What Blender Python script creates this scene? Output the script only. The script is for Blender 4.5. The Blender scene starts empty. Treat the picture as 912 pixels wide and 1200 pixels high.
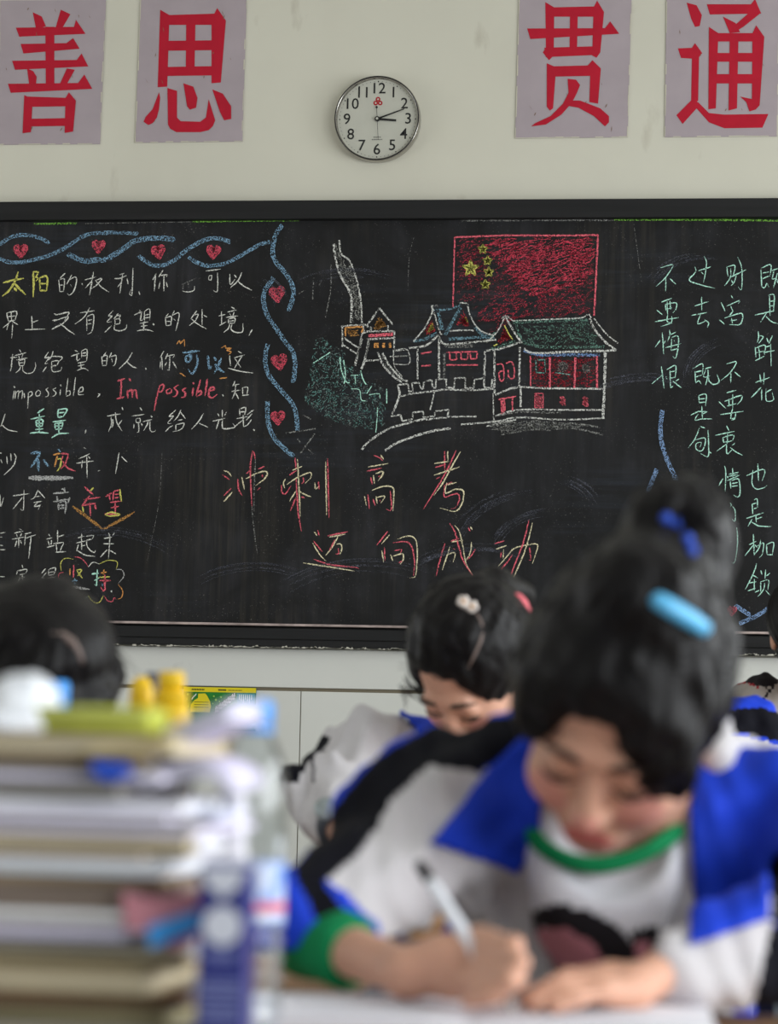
import bpy, math, random
import numpy as np
from mathutils import Matrix, Vector

random.seed(7); rng = np.random.RandomState(11)
SC = bpy.context.scene
COL = SC.collection

# ---------------------------------------------------------------- camera
FPX = 3200.0
CAMZ = 0.98
YAW, PITCH, ROLL = math.radians(7.95), math.radians(4.82), math.radians(1.3)
R = (Matrix.Rotation(YAW, 3, 'Z') @ Matrix.Rotation(math.pi/2 + PITCH, 3, 'X') @ Matrix.Rotation(ROLL, 3, 'Z'))
CAM = Vector((0, 0, CAMZ))
cd = bpy.data.cameras.new('camera'); cam = bpy.data.objects.new('camera', cd); COL.objects.link(cam)
cam.matrix_world = Matrix.Translation(CAM) @ R.to_4x4()
cd.sensor_fit = 'VERTICAL'; cd.sensor_height = 36.0; cd.sensor_width = 36.0
cd.lens = FPX*36.0/1200.0
cd.clip_start = 0.05; cd.clip_end = 100
cd.dof.use_dof = True; cd.dof.focus_distance = 7.95; cd.dof.aperture_fstop = 5.0
SC.camera = cam

def ray(px, py):
    return R @ Vector(((px-456)/FPX, (600-py)/FPX, -1.0))
def P(px, py, d):                       # the point seen at a pixel, d metres along the optical axis
    return CAM + ray(px, py)*d
WALL_Y = 7.86
def W(px, py, y):                       # the point seen at a pixel on the plane y
    r = ray(px, py); return CAM + r*(y/r.y)

# ---------------------------------------------------------------- light
SC.view_settings.view_transform = 'Standard'; SC.view_settings.look = 'None'
SC.view_settings.gamma = 1.0; SC.view_settings.use_curve_mapping = False
SC.view_settings.exposure = 0.0
wd = bpy.data.worlds.new('world'); SC.world = wd; wd.use_nodes = True
bg = wd.node_tree.nodes['Background']; bg.inputs[0].default_value = (0.80, 0.90, 1.0, 1); bg.inputs[1].default_value = 0.34
def area(name, loc, rot, sx, sy, power, col):
    l = bpy.data.lights.new(name, 'AREA'); l.shape = 'RECTANGLE'; l.size = sx; l.size_y = sy
    l.energy = power; l.color = col
    o = bpy.data.objects.new(name, l); o.location = loc; o.rotation_euler = rot; COL.objects.link(o); return o
ROOM_R, ROOM_L, CEIL = 3.3, -4.6, 3.55
WIN_Y = [(-2.3, -0.5), (0.1, 1.9), (2.5, 4.3), (4.9, 6.7)]  # first bay, behind the camera, is added to brighten front faces
for i, (a, b) in enumerate(WIN_Y):      # daylight through the windows on the right, the rearmost added for frontal light
    area('daylight', (ROOM_R-0.03, (a+b)/2, 1.9), (0, math.radians(90), 0), 1.75, b-a, (100, 112, 84, 76)[i], (0.93, 0.97, 1.0))
for i, (a, b) in enumerate(WIN_Y):      # and, weaker, from the corridor side
    area('corridor_light', (ROOM_L+0.03, (a+b)/2, 1.9), (0, math.radians(-90), 0), 1.75, b-a, (10, 10, 14, 24)[i], (0.97, 0.98, 1.0))

# ---------------------------------------------------------------- materials
def s2l(c):
    return tuple(((x/255)/12.92 if x/255 <= 0.04045 else ((x/255+0.055)/1.055)**2.4) for x in c)
MATS = {}
def mat(name, rgb, rough=0.6, spec=0.3, noise=0.0, nscale=20, bump=0.0, bscale=60, metal=0.0, stretch=(1,1,1), sheen=0.0, rgb2=None, trans=0.0, sss=0.0):
    if name in MATS: return MATS[name]
    m = bpy.data.materials.new(name); m.use_nodes = True; nt = m.node_tree; b = nt.nodes['Principled BSDF']
    c = s2l(rgb); b.inputs['Base Color'].default_value = (*c, 1); b.inputs['Roughness'].default_value = rough
    b.inputs['Specular IOR Level'].default_value = spec; b.inputs['Metallic'].default_value = metal
    if sheen: b.inputs['Sheen Weight'].default_value = sheen
    if trans: b.inputs['Transmission Weight'].default_value = trans
    if sss:
        b.inputs['Subsurface Weight'].default_value = sss; b.inputs['Subsurface Radius'].default_value = (0.012, 0.005, 0.003); b.inputs['Subsurface Scale'].default_value = 0.6
    tc = nt.nodes.new('ShaderNodeTexCoord'); mp = nt.nodes.new('ShaderNodeMapping'); mp.inputs['Scale'].default_value = stretch
    nt.links.new(tc.outputs['Object'], mp.inputs['Vector'])
    if noise > 0 or rgb2:
        n = nt.nodes.new('ShaderNodeTexNoise'); n.inputs['Scale'].default_value = nscale; n.inputs['Detail'].default_value = 5
        nt.links.new(mp.outputs[0], n.inputs['Vector'])
        rp = nt.nodes.new('ShaderNodeValToRGB'); rp.color_ramp.elements[0].position = 0.3; rp.color_ramp.elements[1].position = 0.7
        c0 = tuple(x*(1-noise) for x in c); c1 = s2l(rgb2) if rgb2 else tuple(min(1, x*(1+noise)) for x in c)
        rp.color_ramp.elements[0].color = (*c0, 1); rp.color_ramp.elements[1].color = (*c1, 1)
        nt.links.new(n.outputs['Fac'], rp.inputs['Fac']); nt.links.new(rp.outputs['Color'], b.inputs['Base Color'])
    if bump > 0:
        n = nt.nodes.new('ShaderNodeTexNoise'); n.inputs['Scale'].default_value = bscale; n.inputs['Detail'].default_value = 4
        nt.links.new(mp.outputs[0], n.inputs['Vector'])
        bp = nt.nodes.new('ShaderNodeBump'); bp.inputs['Strength'].default_value = bump; bp.inputs['Distance'].default_value = 0.004
        nt.links.new(n.outputs['Fac'], bp.inputs['Height']); nt.links.new(bp.outputs['Normal'], b.inputs['Normal'])
    MATS[name] = m; return m

def stains(m, col, scale, stretch, lo, hi, k):
    """irregular dirt on a painted surface"""
    nt = m.node_tree; b = nt.nodes['Principled BSDF']; src = b.inputs['Base Color'].links[0].from_socket
    tc = nt.nodes.new('ShaderNodeTexCoord'); mp = nt.nodes.new('ShaderNodeMapping'); mp.inputs['Scale'].default_value = stretch; nt.links.new(tc.outputs['Object'], mp.inputs[0])
    n = nt.nodes.new('ShaderNodeTexNoise'); n.inputs['Scale'].default_value = scale; n.inputs['Detail'].default_value = 5; nt.links.new(mp.outputs[0], n.inputs['Vector'])
    r = nt.nodes.new('ShaderNodeMapRange'); r.inputs['From Min'].default_value = lo; r.inputs['From Max'].default_value = hi; r.inputs['To Max'].default_value = k; nt.links.new(n.outputs['Fac'], r.inputs['Value'])
    mx = nt.nodes.new('ShaderNodeMix'); mx.data_type = 'RGBA'; nt.links.new(r.outputs[0], mx.inputs['Factor']); nt.links.new(src, mx.inputs['A']); mx.inputs['B'].default_value = (*s2l(col), 1); nt.links.new(mx.outputs['Result'], b.inputs['Base Color'])

def chalk(name, rgb, cover=0.5, gscale=330, patch=0.0, soft=0.16, pscale=14):
    """chalk that only catches on the grain of the board"""
    key = 'chalk_'+name
    if key in MATS: return MATS[key]
    m = bpy.data.materials.new(key); m.use_nodes = True; nt = m.node_tree; nt.nodes.clear()
    out = nt.nodes.new('ShaderNodeOutputMaterial'); mix = nt.nodes.new('ShaderNodeMixShader')
    tr = nt.nodes.new('ShaderNodeBsdfTransparent'); df = nt.nodes.new('ShaderNodeBsdfDiffuse'); df.inputs['Color'].default_value = (*s2l(rgb), 1)
    tc = nt.nodes.new('ShaderNodeTexCoord'); n = nt.nodes.new('ShaderNodeTexNoise'); n.inputs['Scale'].default_value = gscale; n.inputs['Detail'].default_value = 2
    nt.links.new(tc.outputs['Object'], n.inputs['Vector'])
    src = n.outputs['Fac']
    if patch:
        n2 = nt.nodes.new('ShaderNodeTexNoise'); n2.inputs['Scale'].default_value = pscale; n2.inputs['Detail'].default_value = 4
        nt.links.new(tc.outputs['Object'], n2.inputs['Vector'])
        ma = nt.nodes.new('ShaderNodeMath'); ma.operation = 'MULTIPLY_ADD'; ma.inputs[1].default_value = patch; ma.inputs[2].default_value = -patch*0.5
        nt.links.new(n2.outputs['Fac'], ma.inputs[0])
        ad = nt.nodes.new('ShaderNodeMath'); ad.operation = 'ADD'; nt.links.new(src, ad.inputs[0]); nt.links.new(ma.outputs[0], ad.inputs[1]); src = ad.outputs[0]
    mr = nt.nodes.new('ShaderNodeMapRange'); t = 1-cover
    t = 0.3 + 0.4*t
    mr.inputs['From Min'].default_value = t-soft*0.5; mr.inputs['From Max'].default_value = t+soft*0.5
    nt.links.new(src, mr.inputs['Value'])
    nt.links.new(mr.outputs[0], mix.inputs['Fac']); nt.links.new(tr.outputs[0], mix.inputs[1]); nt.links.new(df.outputs[0], mix.inputs[2])
    nt.links.new(mix.outputs[0], out.inputs['Surface'])
    MATS[key] = m; return m

# ---------------------------------------------------------------- objects
ORG = {}
def tag(o, label=None, cat=None, group=None, kind=None):
    if label: o['label'] = label
    if cat: o['category'] = cat
    if group: o['group'] = group
    if kind: o['kind'] = kind
    return o
def thing(name, label, cat, loc, group=None):
    o = bpy.data.objects.new(name, None); o.location = loc; o.empty_display_size = 0.05; COL.objects.link(o)
    ORG[o.name] = Vector(loc); return tag(o, label, cat, group)
def obj(name, V, F, mats, parent=None, smooth=False, midx=None, origin=None):
    """one mesh object from world-space vertices"""
    V = np.asarray(V, dtype=np.float64)
    if parent is not None: org = ORG[parent.name]
    else:
        org = Vector(origin) if origin is not None else Vector(((V[:,0].min()+V[:,0].max())/2, (V[:,1].min()+V[:,1].max())/2, V[:,2].min()))
    me = bpy.data.meshes.new(name)
    me.from_pydata((V-np.array(org)).tolist(), [], F if isinstance(F, list) else F.tolist())
    if not isinstance(mats, (list, tuple)): mats = [mats]
    for m in mats: me.materials.append(m)
    if midx is not None: me.polygons.foreach_set('material_index', np.asarray(midx, dtype=np.int32))
    if smooth: me.polygons.foreach_set('use_smooth', [True]*len(me.polygons))
    me.update()
    o = bpy.data.objects.new(name, me); COL.objects.link(o)
    if parent is not None: o.parent = parent
    else: o.location = org
    ORG[o.name] = org.copy()
    return o

class MB:
    """collects simple solids into one mesh"""
    def __init__(s): s.V = []; s.F = []; s.M = []
    def add(s, V, F, mi=0):
        n = len(s.V); s.V += [tuple(v) for v in V]; s.F += [tuple(i+n for i in f) for f in F]; s.M += [mi]*len(F); return s
    def box(s, lo, hi, mi=0, rotz=0, bev=0.0, M=None):
        x0,y0,z0 = lo; x1,y1,z1 = hi
        if bev > 0:
            import bmesh
            bm = bmesh.new(); bmesh.ops.create_cube(bm, size=1)
            for v in bm.verts: v.co = Vector(((x0+x1)/2+v.co.x*(x1-x0), (y0+y1)/2+v.co.y*(y1-y0), (z0+z1)/2+v.co.z*(z1-z0)))
            bmesh.ops.bevel(bm, geom=bm.edges[:], offset=bev, segments=2, affect='EDGES', profile=0.5)
            bm.verts.ensure_lookup_table(); V = [v.co.copy() for v in bm.verts]; F = [[v.index for v in f.verts] for f in bm.faces]; bm.free()
        else:
            V = [Vector(v) for v in ((x0,y0,z0),(x1,y0,z0),(x1,y1,z0),(x0,y1,z0),(x0,y0,z1),(x1,y0,z1),(x1,y1,z1),(x0,y1,z1))]
            F = [(0,3,2,1),(4,5,6,7),(0,1,5,4),(1,2,6,5),(2,3,7,6),(3,0,4,7)]
        if rotz:
            c = Vector(((x0+x1)/2, (y0+y1)/2, 0)); Rz = Matrix.Rotation(rotz, 3, 'Z'); V = [Rz @ (v-c)+c for v in V]
        if M is not None: V = [M @ v for v in V]
        return s.add(V, F, mi)
    def lathe(s, prof, n=24, M=None, mi=0, caps=True):
        V = []; F = []
        for (r, z) in prof:
            for k in range(n): V.append(Vector((r*math.cos(2*math.pi*k/n), r*math.sin(2*math.pi*k/n), z)))
        for j in range(len(prof)-1):
            for k in range(n):
                F.append((j*n+k, j*n+(k+1) % n, (j+1)*n+(k+1) % n, (j+1)*n+k))
        if caps:
            F.append(tuple(reversed(range(n)))); F.append(tuple((len(prof)-1)*n+k for k in range(n)))
        if M is not None: V = [M @ v for v in V]
        return s.add(V, F, mi)
    def tube(s, pts, rads, n=8, mi=0):
        pts = [Vector(p) for p in pts]
        if not hasattr(rads, '__len__'): rads = [rads]*len(pts)
        V = []; F = []; prev = None
        for i, p in enumerate(pts):
            t = (pts[min(i+1, len(pts)-1)]-pts[max(i-1, 0)])
            t = t.normalized() if t.length > 1e-9 else Vector((0,0,1))
            if prev is None:
                a = Vector((0,0,1)) if abs(t.z) < 0.9 else Vector((1,0,0)); u = t.cross(a).normalized()
            else: u = (prev - t*prev.dot(t)).normalized()
            prev = u; w = t.cross(u)
            for k in range(n):
                an = 2*math.pi*k/n; V.append(p+(u*math.cos(an)+w*math.sin(an))*rads[i])
        for j in range(len(pts)-1):
            for k in range(n): F.append((j*n+k, j*n+(k+1) % n, (j+1)*n+(k+1) % n, (j+1)*n+k))
        F.append(tuple(reversed(range(n)))); F.append(tuple((len(pts)-1)*n+k for k in range(n)))
        return s.add(V, F, mi)
    def build(s, name, mats, parent=None, smooth=False, origin=None):
        return obj(name, s.V, s.F, mats, parent, smooth, s.M, origin)

def catmull(pts, step):
    pts = [np.array(p, float) for p in pts]
    if len(pts) == 2:
        n = max(2, int(np.linalg.norm(pts[1]-pts[0])/step)+1); return [pts[0]+(pts[1]-pts[0])*t for t in np.linspace(0, 1, n)]
    q = [2*pts[0]-pts[1]]+pts+[2*pts[-1]-pts[-2]]; out = []
    for i in range(1, len(q)-2):
        p0,p1,p2,p3 = q[i-1],q[i],q[i+1],q[i+2]; n = max(1, int(np.linalg.norm(p2-p1)/step))
        for k in range(n):
            t = k/n; out.append(0.5*((2*p1)+(-p0+p2)*t+(2*p0-5*p1+4*p2-p3)*t*t+(-p0+3*p1-3*p2+p3)*t**3))
    out.append(pts[-1]); return out
# ================================================================ the room
paint = mat('wall_paint', (210,207,192), 0.75, 0.2, noise=0.035, nscale=2.2, bump=0.12, bscale=22)
stains(paint, (120,100,76), 7, (1.6,1,.7), .67, .80, .28); stains(paint, (150,140,120), 1.6, (1,1,.5), .5, .75, .12)
white_paint = mat('white_paint', (222,222,216), 0.7, 0.2, noise=0.03, nscale=3)
tile_m = mat('wall_tile', (214,214,208), 0.35, 0.4, noise=0.02, nscale=3)
stains(tile_m, (150,142,128), 9, (1,1,1), .66, .8, .35)
floor_m = mat('terrazzo', (150,146,138), 0.5, 0.3, noise=0.2, nscale=60)
grout = mat('grout', (120,112,96), 0.9, 0.1)
WY = WALL_Y
def structure(mb, name, m, **k): return tag(mb.build(name, m, **k), kind='structure')
structure(MB().box((ROOM_L-.2, -3.0, -0.12), (ROOM_R+.2, WY+.2, 0)), 'floor', floor_m)
structure(MB().box((ROOM_L-.2, -3.0, CEIL), (ROOM_R+.2, WY+.2, CEIL+.12)), 'ceiling', white_paint)
structure(MB().box((ROOM_L, WY, 0), (ROOM_R, WY+.2, CEIL)), 'wall_front', paint)
def side_wall(name, x0, x1):
    mb = MB(); z0, z1 = 1.0, 2.8
    mb.box((x0, -3.0, 0), (x1, WY, z0)); mb.box((x0, -3.0, z1), (x1, WY, CEIL))
    ys = [-3.0]+[v for ab in WIN_Y for v in ab]+[WY]
    for i in range(0, len(ys), 2): mb.box((x0, ys[i], z0), (x1, ys[i+1], z1))
    structure(mb, name, paint)
side_wall('wall_right', ROOM_R, ROOM_R+.2); side_wall('wall_left', ROOM_L-.2, ROOM_L)
alu = mat('window_aluminium', (190,192,194), 0.35, 0.5, metal=0.6)
glass = mat('window_glass', (240,248,250), 0.02, 0.5, trans=1.0)
wn = 0
for (x, sgn) in ((ROOM_R, 1), (ROOM_L, -1)):
    for (a, b) in WIN_Y:
        wn += 1; xc = x+sgn*0.12
        f = MB()
        for (y0, y1, z0, z1) in ((a,b,1.0,1.06),(a,b,2.74,2.8),(a,a+.06,1.06,2.74),(b-.06,b,1.06,2.74),((a+b)/2-.03,(a+b)/2+.03,1.06,2.74)):
            f.box((xc-.03, y0, z0), (xc+.03, y1, z1))
        fr = structure(f, 'window_%d' % wn, alu)
        MB().box((xc-.004, a+.05, 1.05), (xc+.004, b-.05, 2.75)).build('pane', glass, fr)
# tiled dado under the blackboard: a plain band, then large tiles
zl = W(300, 806, WY).z; zj = zl-0.004
bandtop = W(300, 760, WY).z
JX = W(353, 840, WY).x
mb = MB(); zprev = 0.02
rows = [(0.02, zl-0.62), (zl-0.616, zj-0.004)]
for (z0, z1) in rows:
    x = JX-4*0.8
    while x < ROOM_R:
        xa, xb = max(x+.0015, ROOM_L+.01), min(x+.8-.0015, ROOM_R-.01)
        if xb-xa > .05: mb.box((xa, WY-.012, z0), (xb, WY-.001, z1))
        x += .8
structure(mb, 'trim_1', tile_m)
structure(MB().box((ROOM_L+.01, WY-.009, 0.0), (ROOM_R-.01, WY-.0005, zl+.004)), 'trim_2', grout)
structure(MB().box((ROOM_L+.01, WY-.015, zl+.002), (ROOM_R-.01, WY-.0005, bandtop-.0), bev=.002), 'trim_3', tile_m)

# ================================================================ the blackboard
BX0, BX1 = -2.75, 1.5
zt = W(456, 238, WY).z; zb = W(456, 761, WY).z
zi0 = W(456, 260, WY).z; zi1 = W(456, 734, WY).z
board = thing('blackboard', 'wide black chalkboard covered in chalk writing under the wall clock', 'blackboard', (0, WY-.02, zb))
def board_mat():
    m = bpy.data.materials.new('slate'); m.use_nodes = True; nt = m.node_tree; b = nt.nodes['Principled BSDF']
    tc = nt.nodes.new('ShaderNodeTexCoord')
    def nz(scale, stretch, detail=6, rot=0, dist=0.0):
        mp = nt.nodes.new('ShaderNodeMapping'); mp.inputs['Scale'].default_value = stretch; mp.inputs['Rotation'].default_value = (0, rot, 0)
        nt.links.new(tc.outputs['Object'], mp.inputs['Vector'])
        n = nt.nodes.new('ShaderNodeTexNoise'); n.inputs['Scale'].default_value = scale; n.inputs['Detail'].default_value = detail; n.inputs['Distortion'].default_value = dist
        n.inputs['Roughness'].default_value = 0.65
        nt.links.new(mp.outputs[0], n.inputs['Vector']); return n.outputs['Fac']
    def ramp(src, p0, p1, v0, v1):
        r = nt.nodes.new('ShaderNodeMapRange'); r.inputs['From Min'].default_value = p0; r.inputs['From Max'].default_value = p1
        r.inputs['To Min'].default_value = v0; r.inputs['To Max'].default_value = v1; nt.links.new(src, r.inputs['Value']); return r.outputs[0]
    def mul(a, c):
        n = nt.nodes.new('ShaderNodeMath'); n.operation = 'MULTIPLY'; nt.links.new(a, n.inputs[0])
        if isinstance(c, float): n.inputs[1].default_value = c
        else: nt.links.new(c, n.inputs[1])
        return n.outputs[0]
    col = None
    base = nt.nodes.new('ShaderNodeRGB'); base.outputs[0].default_value = (0.0085, 0.0085, 0.0088, 1); col = base.outputs[0]
    layers = [  # wiped chalk dust: vertical streaks, wide smears, fine specks
        (mul(ramp(nz(2.2, (1,1,1), 4, dist=1.2), .42, .72, 0, 1), ramp(nz(9, (1.6,1,.22), 6, .25), .35, .75, 0, 1)), .42, (0.085,0.085,0.10)),
        (mul(ramp(nz(1.7, (1.0,1,1), 3), .48, .75, 0, 1), ramp(nz(30, (1.5,1,.06), 5, -.2), .45, .8, 0, 1)), .55, (0.10,0.085,0.06)),
        (mul(ramp(nz(1.3, (.6,1,1.6), 3), .5, .75, 0, 1), ramp(nz(34, (.07,1,1.3), 5, .15), .45, .8, 0, 1)), .55, (0.07,0.09,0.13)),
        (mul(ramp(nz(260, (1,1,1), 1), .70, .76, 0, 1), ramp(nz(6, (1,1,1), 3), .45, .65, 0, 1)), .5, (0.32,0.30,0.27)),
    ]
    for fac, k, c in layers:
        mx = nt.nodes.new('ShaderNodeMix'); mx.data_type = 'RGBA'
        nt.links.new(mul(fac, float(k)), mx.inputs['Factor']); nt.links.new(col, mx.inputs['A']); mx.inputs['B'].default_value = (*c, 1)
        col = mx.outputs['Result']
    nt.links.new(col, b.inputs['Base Color']); b.inputs['Roughness'].default_value = .62; b.inputs['Specular IOR Level'].default_value = .22
    return m
slate = board_mat()
BS = WY-.022                                   # plane of the writing surface
MB().box((BX0+.03, BS, zb+.02), (BX1-.03, WY-.001, zt-.02)).build('writing_surface', slate, board)
frame_m = mat('black_wood', (24,24,25), 0.55, 0.3, noise=.3, nscale=8, stretch=(.2,1,6))
chip = mat('chipped_paint', (188,184,172), .9, .1, noise=.12, nscale=90)
MB().box((BX0, WY-.05, zi0), (BX1, WY-.001, zt), bev=.003).build('frame_rail', frame_m, board)
zmid = W(456, 751, WY).z
MB().box((BX0, WY-.05, zb), (BX1, WY-.001, zi1-.012), bev=.003).build('frame_rail', frame_m, board)
MB().box((BX0, WY-.056, zi1-.046), (BX1, WY-.03, zi1-.012), bev=.003).build('frame_moulding', frame_m, board)
for (a, b) in ((BX0-.03, BX0+.03), (BX1-.03, BX1+.03)):
    MB().box((a, WY-.05, zb), (b, WY-.001, zt), bev=.003).build('frame_stile', frame_m, board)
ledge = MB().box((BX0+.03, WY-.064, zi1-.007), (BX1-.03, BS-.0005, zi1), bev=.002).build('chalk_ledge', mat('dusty_ledge', (168,152,148), .9, .1, noise=.45, nscale=60, stretch=(.4,1,1)), board)
ledge['label'] = 'ledge dusted with pinkish chalk'
# flaking paint along the outer edges of the frame
mb = MB()
def chips(px0, px1, pyf, n, hmax, up):
    for _ in range(n):
        px = random.uniform(px0, px1); a = W(px, pyf(px), WY-.051); w = random.uniform(.004, .035); h = random.uniform(.001, hmax)
        k = 6; V = []; 
        for j in range(k+1):
            V.append((a.x+w*(j/k-.5), WY-.0508, a.z)); 
        for j in range(k+1):
            V.append((a.x+w*(.5-j/k), WY-.0508, a.z+up*h*random.uniform(.2, 1)*(1 if 0 < j < k else .1)))
        mb.add(V, [tuple(range(len(V)))])
chips(-60, 960, lambda x: 756+ (x-100)*.0155, 330, .009, 1)
mb.build('chipped_edge', chip, board)

# ---- chalk
OFF = [0.0006]
def chalk_mesh(name, layers, label=None, parent=None):
    """layers: list of (material, [ (points px, width px, taper) ])  -> one part of the board"""
    V = []; F = []; M = []; mats = []
    for (m, strokes) in layers:
        OFF[0] += 0.000012
        y = BS-OFF[0]
        if m not in mats: mats.append(m)
        mi = mats.index(m)
        for (pts, w, taper) in strokes:
            if len(pts) == 2 and math.dist(pts[0], pts[1]) < 2.2:
                (xa, ya), (xb, yb) = pts; L0 = math.dist(pts[0], pts[1]) or 1; ux, uy = (xb-xa)/L0, (yb-ya)/L0; mx_, my_ = (xa+xb)/2, (ya+yb)/2; pts = [(mx_-ux*1.1, my_-uy*1.1), (mx_+ux*1.1, my_+uy*1.1)]; taper = False
            q = catmull(pts, 1.6); n = len(q)
            if n < 2: continue
            base = len(V)
            for i, p in enumerate(q):
                t = q[min(i+1, n-1)]-q[max(i-1, 0)]; L = np.hypot(*t) or 1; nx, ny = -t[1]/L, t[0]/L
                f = i/(n-1); ww = w*0.5*(1+random.uniform(-.22, .22))
                if taper: ww *= min(1, .45+3*f, .35+2.2*(1-f))
                j = random.uniform(-.12, .12)*min(w, 2)
                for s in (1, -1):
                    r = W(p[0]+nx*(ww*s+j), p[1]+ny*(ww*s+j), y); V.append((r.x, y, r.z))
            for i in range(n-1):
                a = base+2*i; F.append((a, a+1, a+3, a+2)); M.append(mi)
    o = obj(name, V, F, mats, parent or board, midx=M)
    if label: o['label'] = label
    return o
def S(txt, x0, y0, s):
    return [[(x0+float(a.split(',')[0])/s, y0+float(a.split(',')[1])/s) for a in st.split()] for st in txt.split('/')]
white = chalk('white', (228,228,220), .70); dim = chalk('faint', (150,150,146), .42)
yellow = chalk('yellow', (214,210,110), .72); mint = chalk('mint', (190,238,220), .76); blue = chalk('blue', (150,192,222), .50, 320)
pink = chalk('pink', (232,108,122), .66); cream = chalk('cream', (234,224,186), .68); orange = chalk('orange', (226,160,92), .68)
brown = chalk('brown', (190,140,80), .55); grey = chalk('grey', (190,190,188), .62); teal = chalk('teal', (110,170,160), .5)
pale_blue = chalk('pale_blue', (150,182,226), .6); green = chalk('green', (130,190,80), .5)
CH = {'w': white, 'd': dim, 'y': yellow, 'm': mint, 'b': blue, 'p': pink, 'c': cream, 'o': orange, 'n': brown, 'g': grey, 't': teal, 'l': pale_blue, 'e': green}
def char(txt, org, w=1.25, default='w', label=None, name='chalk_character'):
    """txt: strokes in crop pixels; a group 'p:..|c:..' switches chalk colour ('p2.5:' also the width)"""
    layers = []
    for g in txt.split('|'):
        k, ww = default, w
        if ':' in g:
            h, g = g.split(':'); k = h[0]; ww = float(h[1:]) if len(h) > 1 else w
        layers.append((CH[k], [(st, ww*random.uniform(.85, 1.1), True) for st in S(g.strip(), *org)]))
    return chalk_mesh(name, layers, label)
A = (0,300,5.7); B = (150,300,5.7); C = (0,400,5.7); D = (150,400,5.7); E = (0,470,5.7); Fq = (150,460,5.7); G = (0,560,5.7); H = (0,640,5.7)
char('20,180 90,160 160,150/122,105 100,170 60,230 15,268/95,180 130,220 172,258/95,210 112,235', A, 2.6, 'y')
char('222,105 225,180 222,275/222,105 255,108 240,140 255,150 240,168/265,145 268,230/265,145 315,140 312,232/268,185 310,183/265,230 312,232', A, 2.1, 'y')
for t in ['435,115 400,150/392,160 400,240/392,160 430,155 425,235/400,195 425,195/400,238 425,235/480,125 445,190/460,160 505,140 510,180 490,240 460,262 450,250/470,190 480,205',
 '548,185 552,192/565,160 640,140/625,105 610,190 598,262/610,170 570,215/635,165 680,150 650,190 600,225/640,165 680,210 730,242',
 '765,150 800,150 845,130/820,120 800,250/815,170 785,210/850,150 855,190/888,80 885,200 880,265 865,255 875,225/800,125 830,115',
 '45,380 55,435/45,380 110,372 100,430/50,405 105,400/55,435 100,430/75,375 78,430/75,435 20,480/80,435 120,460/55,450 45,495/85,450 78,550',
 '212,400 215,490/215,445 255,430/165,492 305,487',
 '360,385 385,395/350,430 380,425/345,490 395,460/370,395 460,375 450,400 430,430/360,435 455,405 420,450 350,490/400,450 450,490 500,525',
 '535,380 635,365/600,345 560,410 500,455/580,410 580,500/580,405 625,395 615,500 585,522/585,430 615,425/585,455 612,450',
 '755,365 725,400 750,400 715,440 745,440/700,510 745,465/790,385 760,420/775,400 805,395 790,420/765,425 800,420 800,455/768,425 770,460/768,458 800,452/765,460 765,490 800,500 840,485 848,455']:
    char(t, A)
for t in ['185,120 175,235/235,95 205,140/215,130 265,125 255,140/240,130 240,235/215,170 205,220/255,175 265,210/190,115 165,160',
 'd1.2:360,190 460,145/370,185 365,235|w:365,235 400,240 440,230 445,200|d:400,170 405,210',
 '520,100 620,88/598,110 600,180 595,240 570,230/540,135 560,130 555,160 540,160 540,135',
 '680,120 685,190 715,155/710,125 725,145/760,110 735,165 685,212/735,170 780,205 828,228',
 '40,395 85,370 75,360/55,385 95,375/90,380 85,430 105,420/110,370 145,355 145,430/110,370 110,440/112,395 140,390/110,415 142,410/80,450 135,440/105,445 105,500/85,470 130,465/60,500 120,492 170,505',
 '270,385 250,410/250,410 255,465/250,415 290,405 285,465/255,437 285,435/255,465 285,462/310,365 295,400/300,395 340,380 335,440 318,500/305,420 318,432',
 '460,365 420,420/440,395 470,390 450,430 410,465/425,420 460,450 525,488/495,355 495,460/505,395 530,410',
 '605,400 650,390/625,370 625,460/610,465 655,440/690,340 715,355/665,375 725,360/680,385 690,400/710,375 700,400/655,410 735,400/670,420 672,450/670,420 715,415 710,450/672,435 710,432/672,450 710,448/680,455 670,485 640,510/695,455 690,490 720,510 765,505 768,450']:
    char(t, B)
char('72,235 80,262/830,490 808,535|w1.6:170,455 172,457', B, name='chalk_punctuation')
for t in ['68,110 115,105/85,85 72,195/68,200 80,165/130,55 140,75/100,95 175,75/125,95 130,115/155,85 145,110/110,125 185,110/125,130 130,165/125,130 165,122 160,160/128,145 160,142/130,165 160,160/138,170 125,195 105,210/150,165 155,200 185,215 220,205 238,170 235,140',
 '325,70 300,110 330,105 300,150 320,145/285,205 310,170/355,65 345,100 325,125/345,100 415,105 390,140/345,135 390,130 380,160/345,135 348,195 370,203 405,195 412,170/350,165 380,160',
 '475,100 530,80/500,60 520,70/515,85 515,130 535,115/545,65 545,110/545,65 580,55 580,130/548,80 578,75/548,97 578,93/520,145 575,135/540,145 542,185/520,165 565,155/515,195 560,180 592,198',
 '710,70 690,100/680,100 685,165/682,105 715,95 710,160/685,130 712,128/685,163 712,160/745,75 730,110/735,105 775,95 770,150 755,165/745,115 752,140',
 '885,75 850,130 795,185/848,135 880,165 915,180']:
    char(t, C)
char('95,302 98,308/95,330 85,390/105,330 100,385/102,350 125,330 120,385/122,350 150,330 145,385/190,340 185,450/160,345 165,380/188,345 210,335 215,355 190,375/255,325 238,345 245,365 265,360 270,335 255,325/325,310 308,322 325,345 318,368 302,370/375,310 355,322 375,345 362,365 348,368/405,320 400,360/405,292 408,298/455,245 440,360/440,340 465,330 468,355 442,368/505,240 490,365/520,345 555,330 550,305 530,320 525,355 560,355', C, name='chalk_word')
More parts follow.
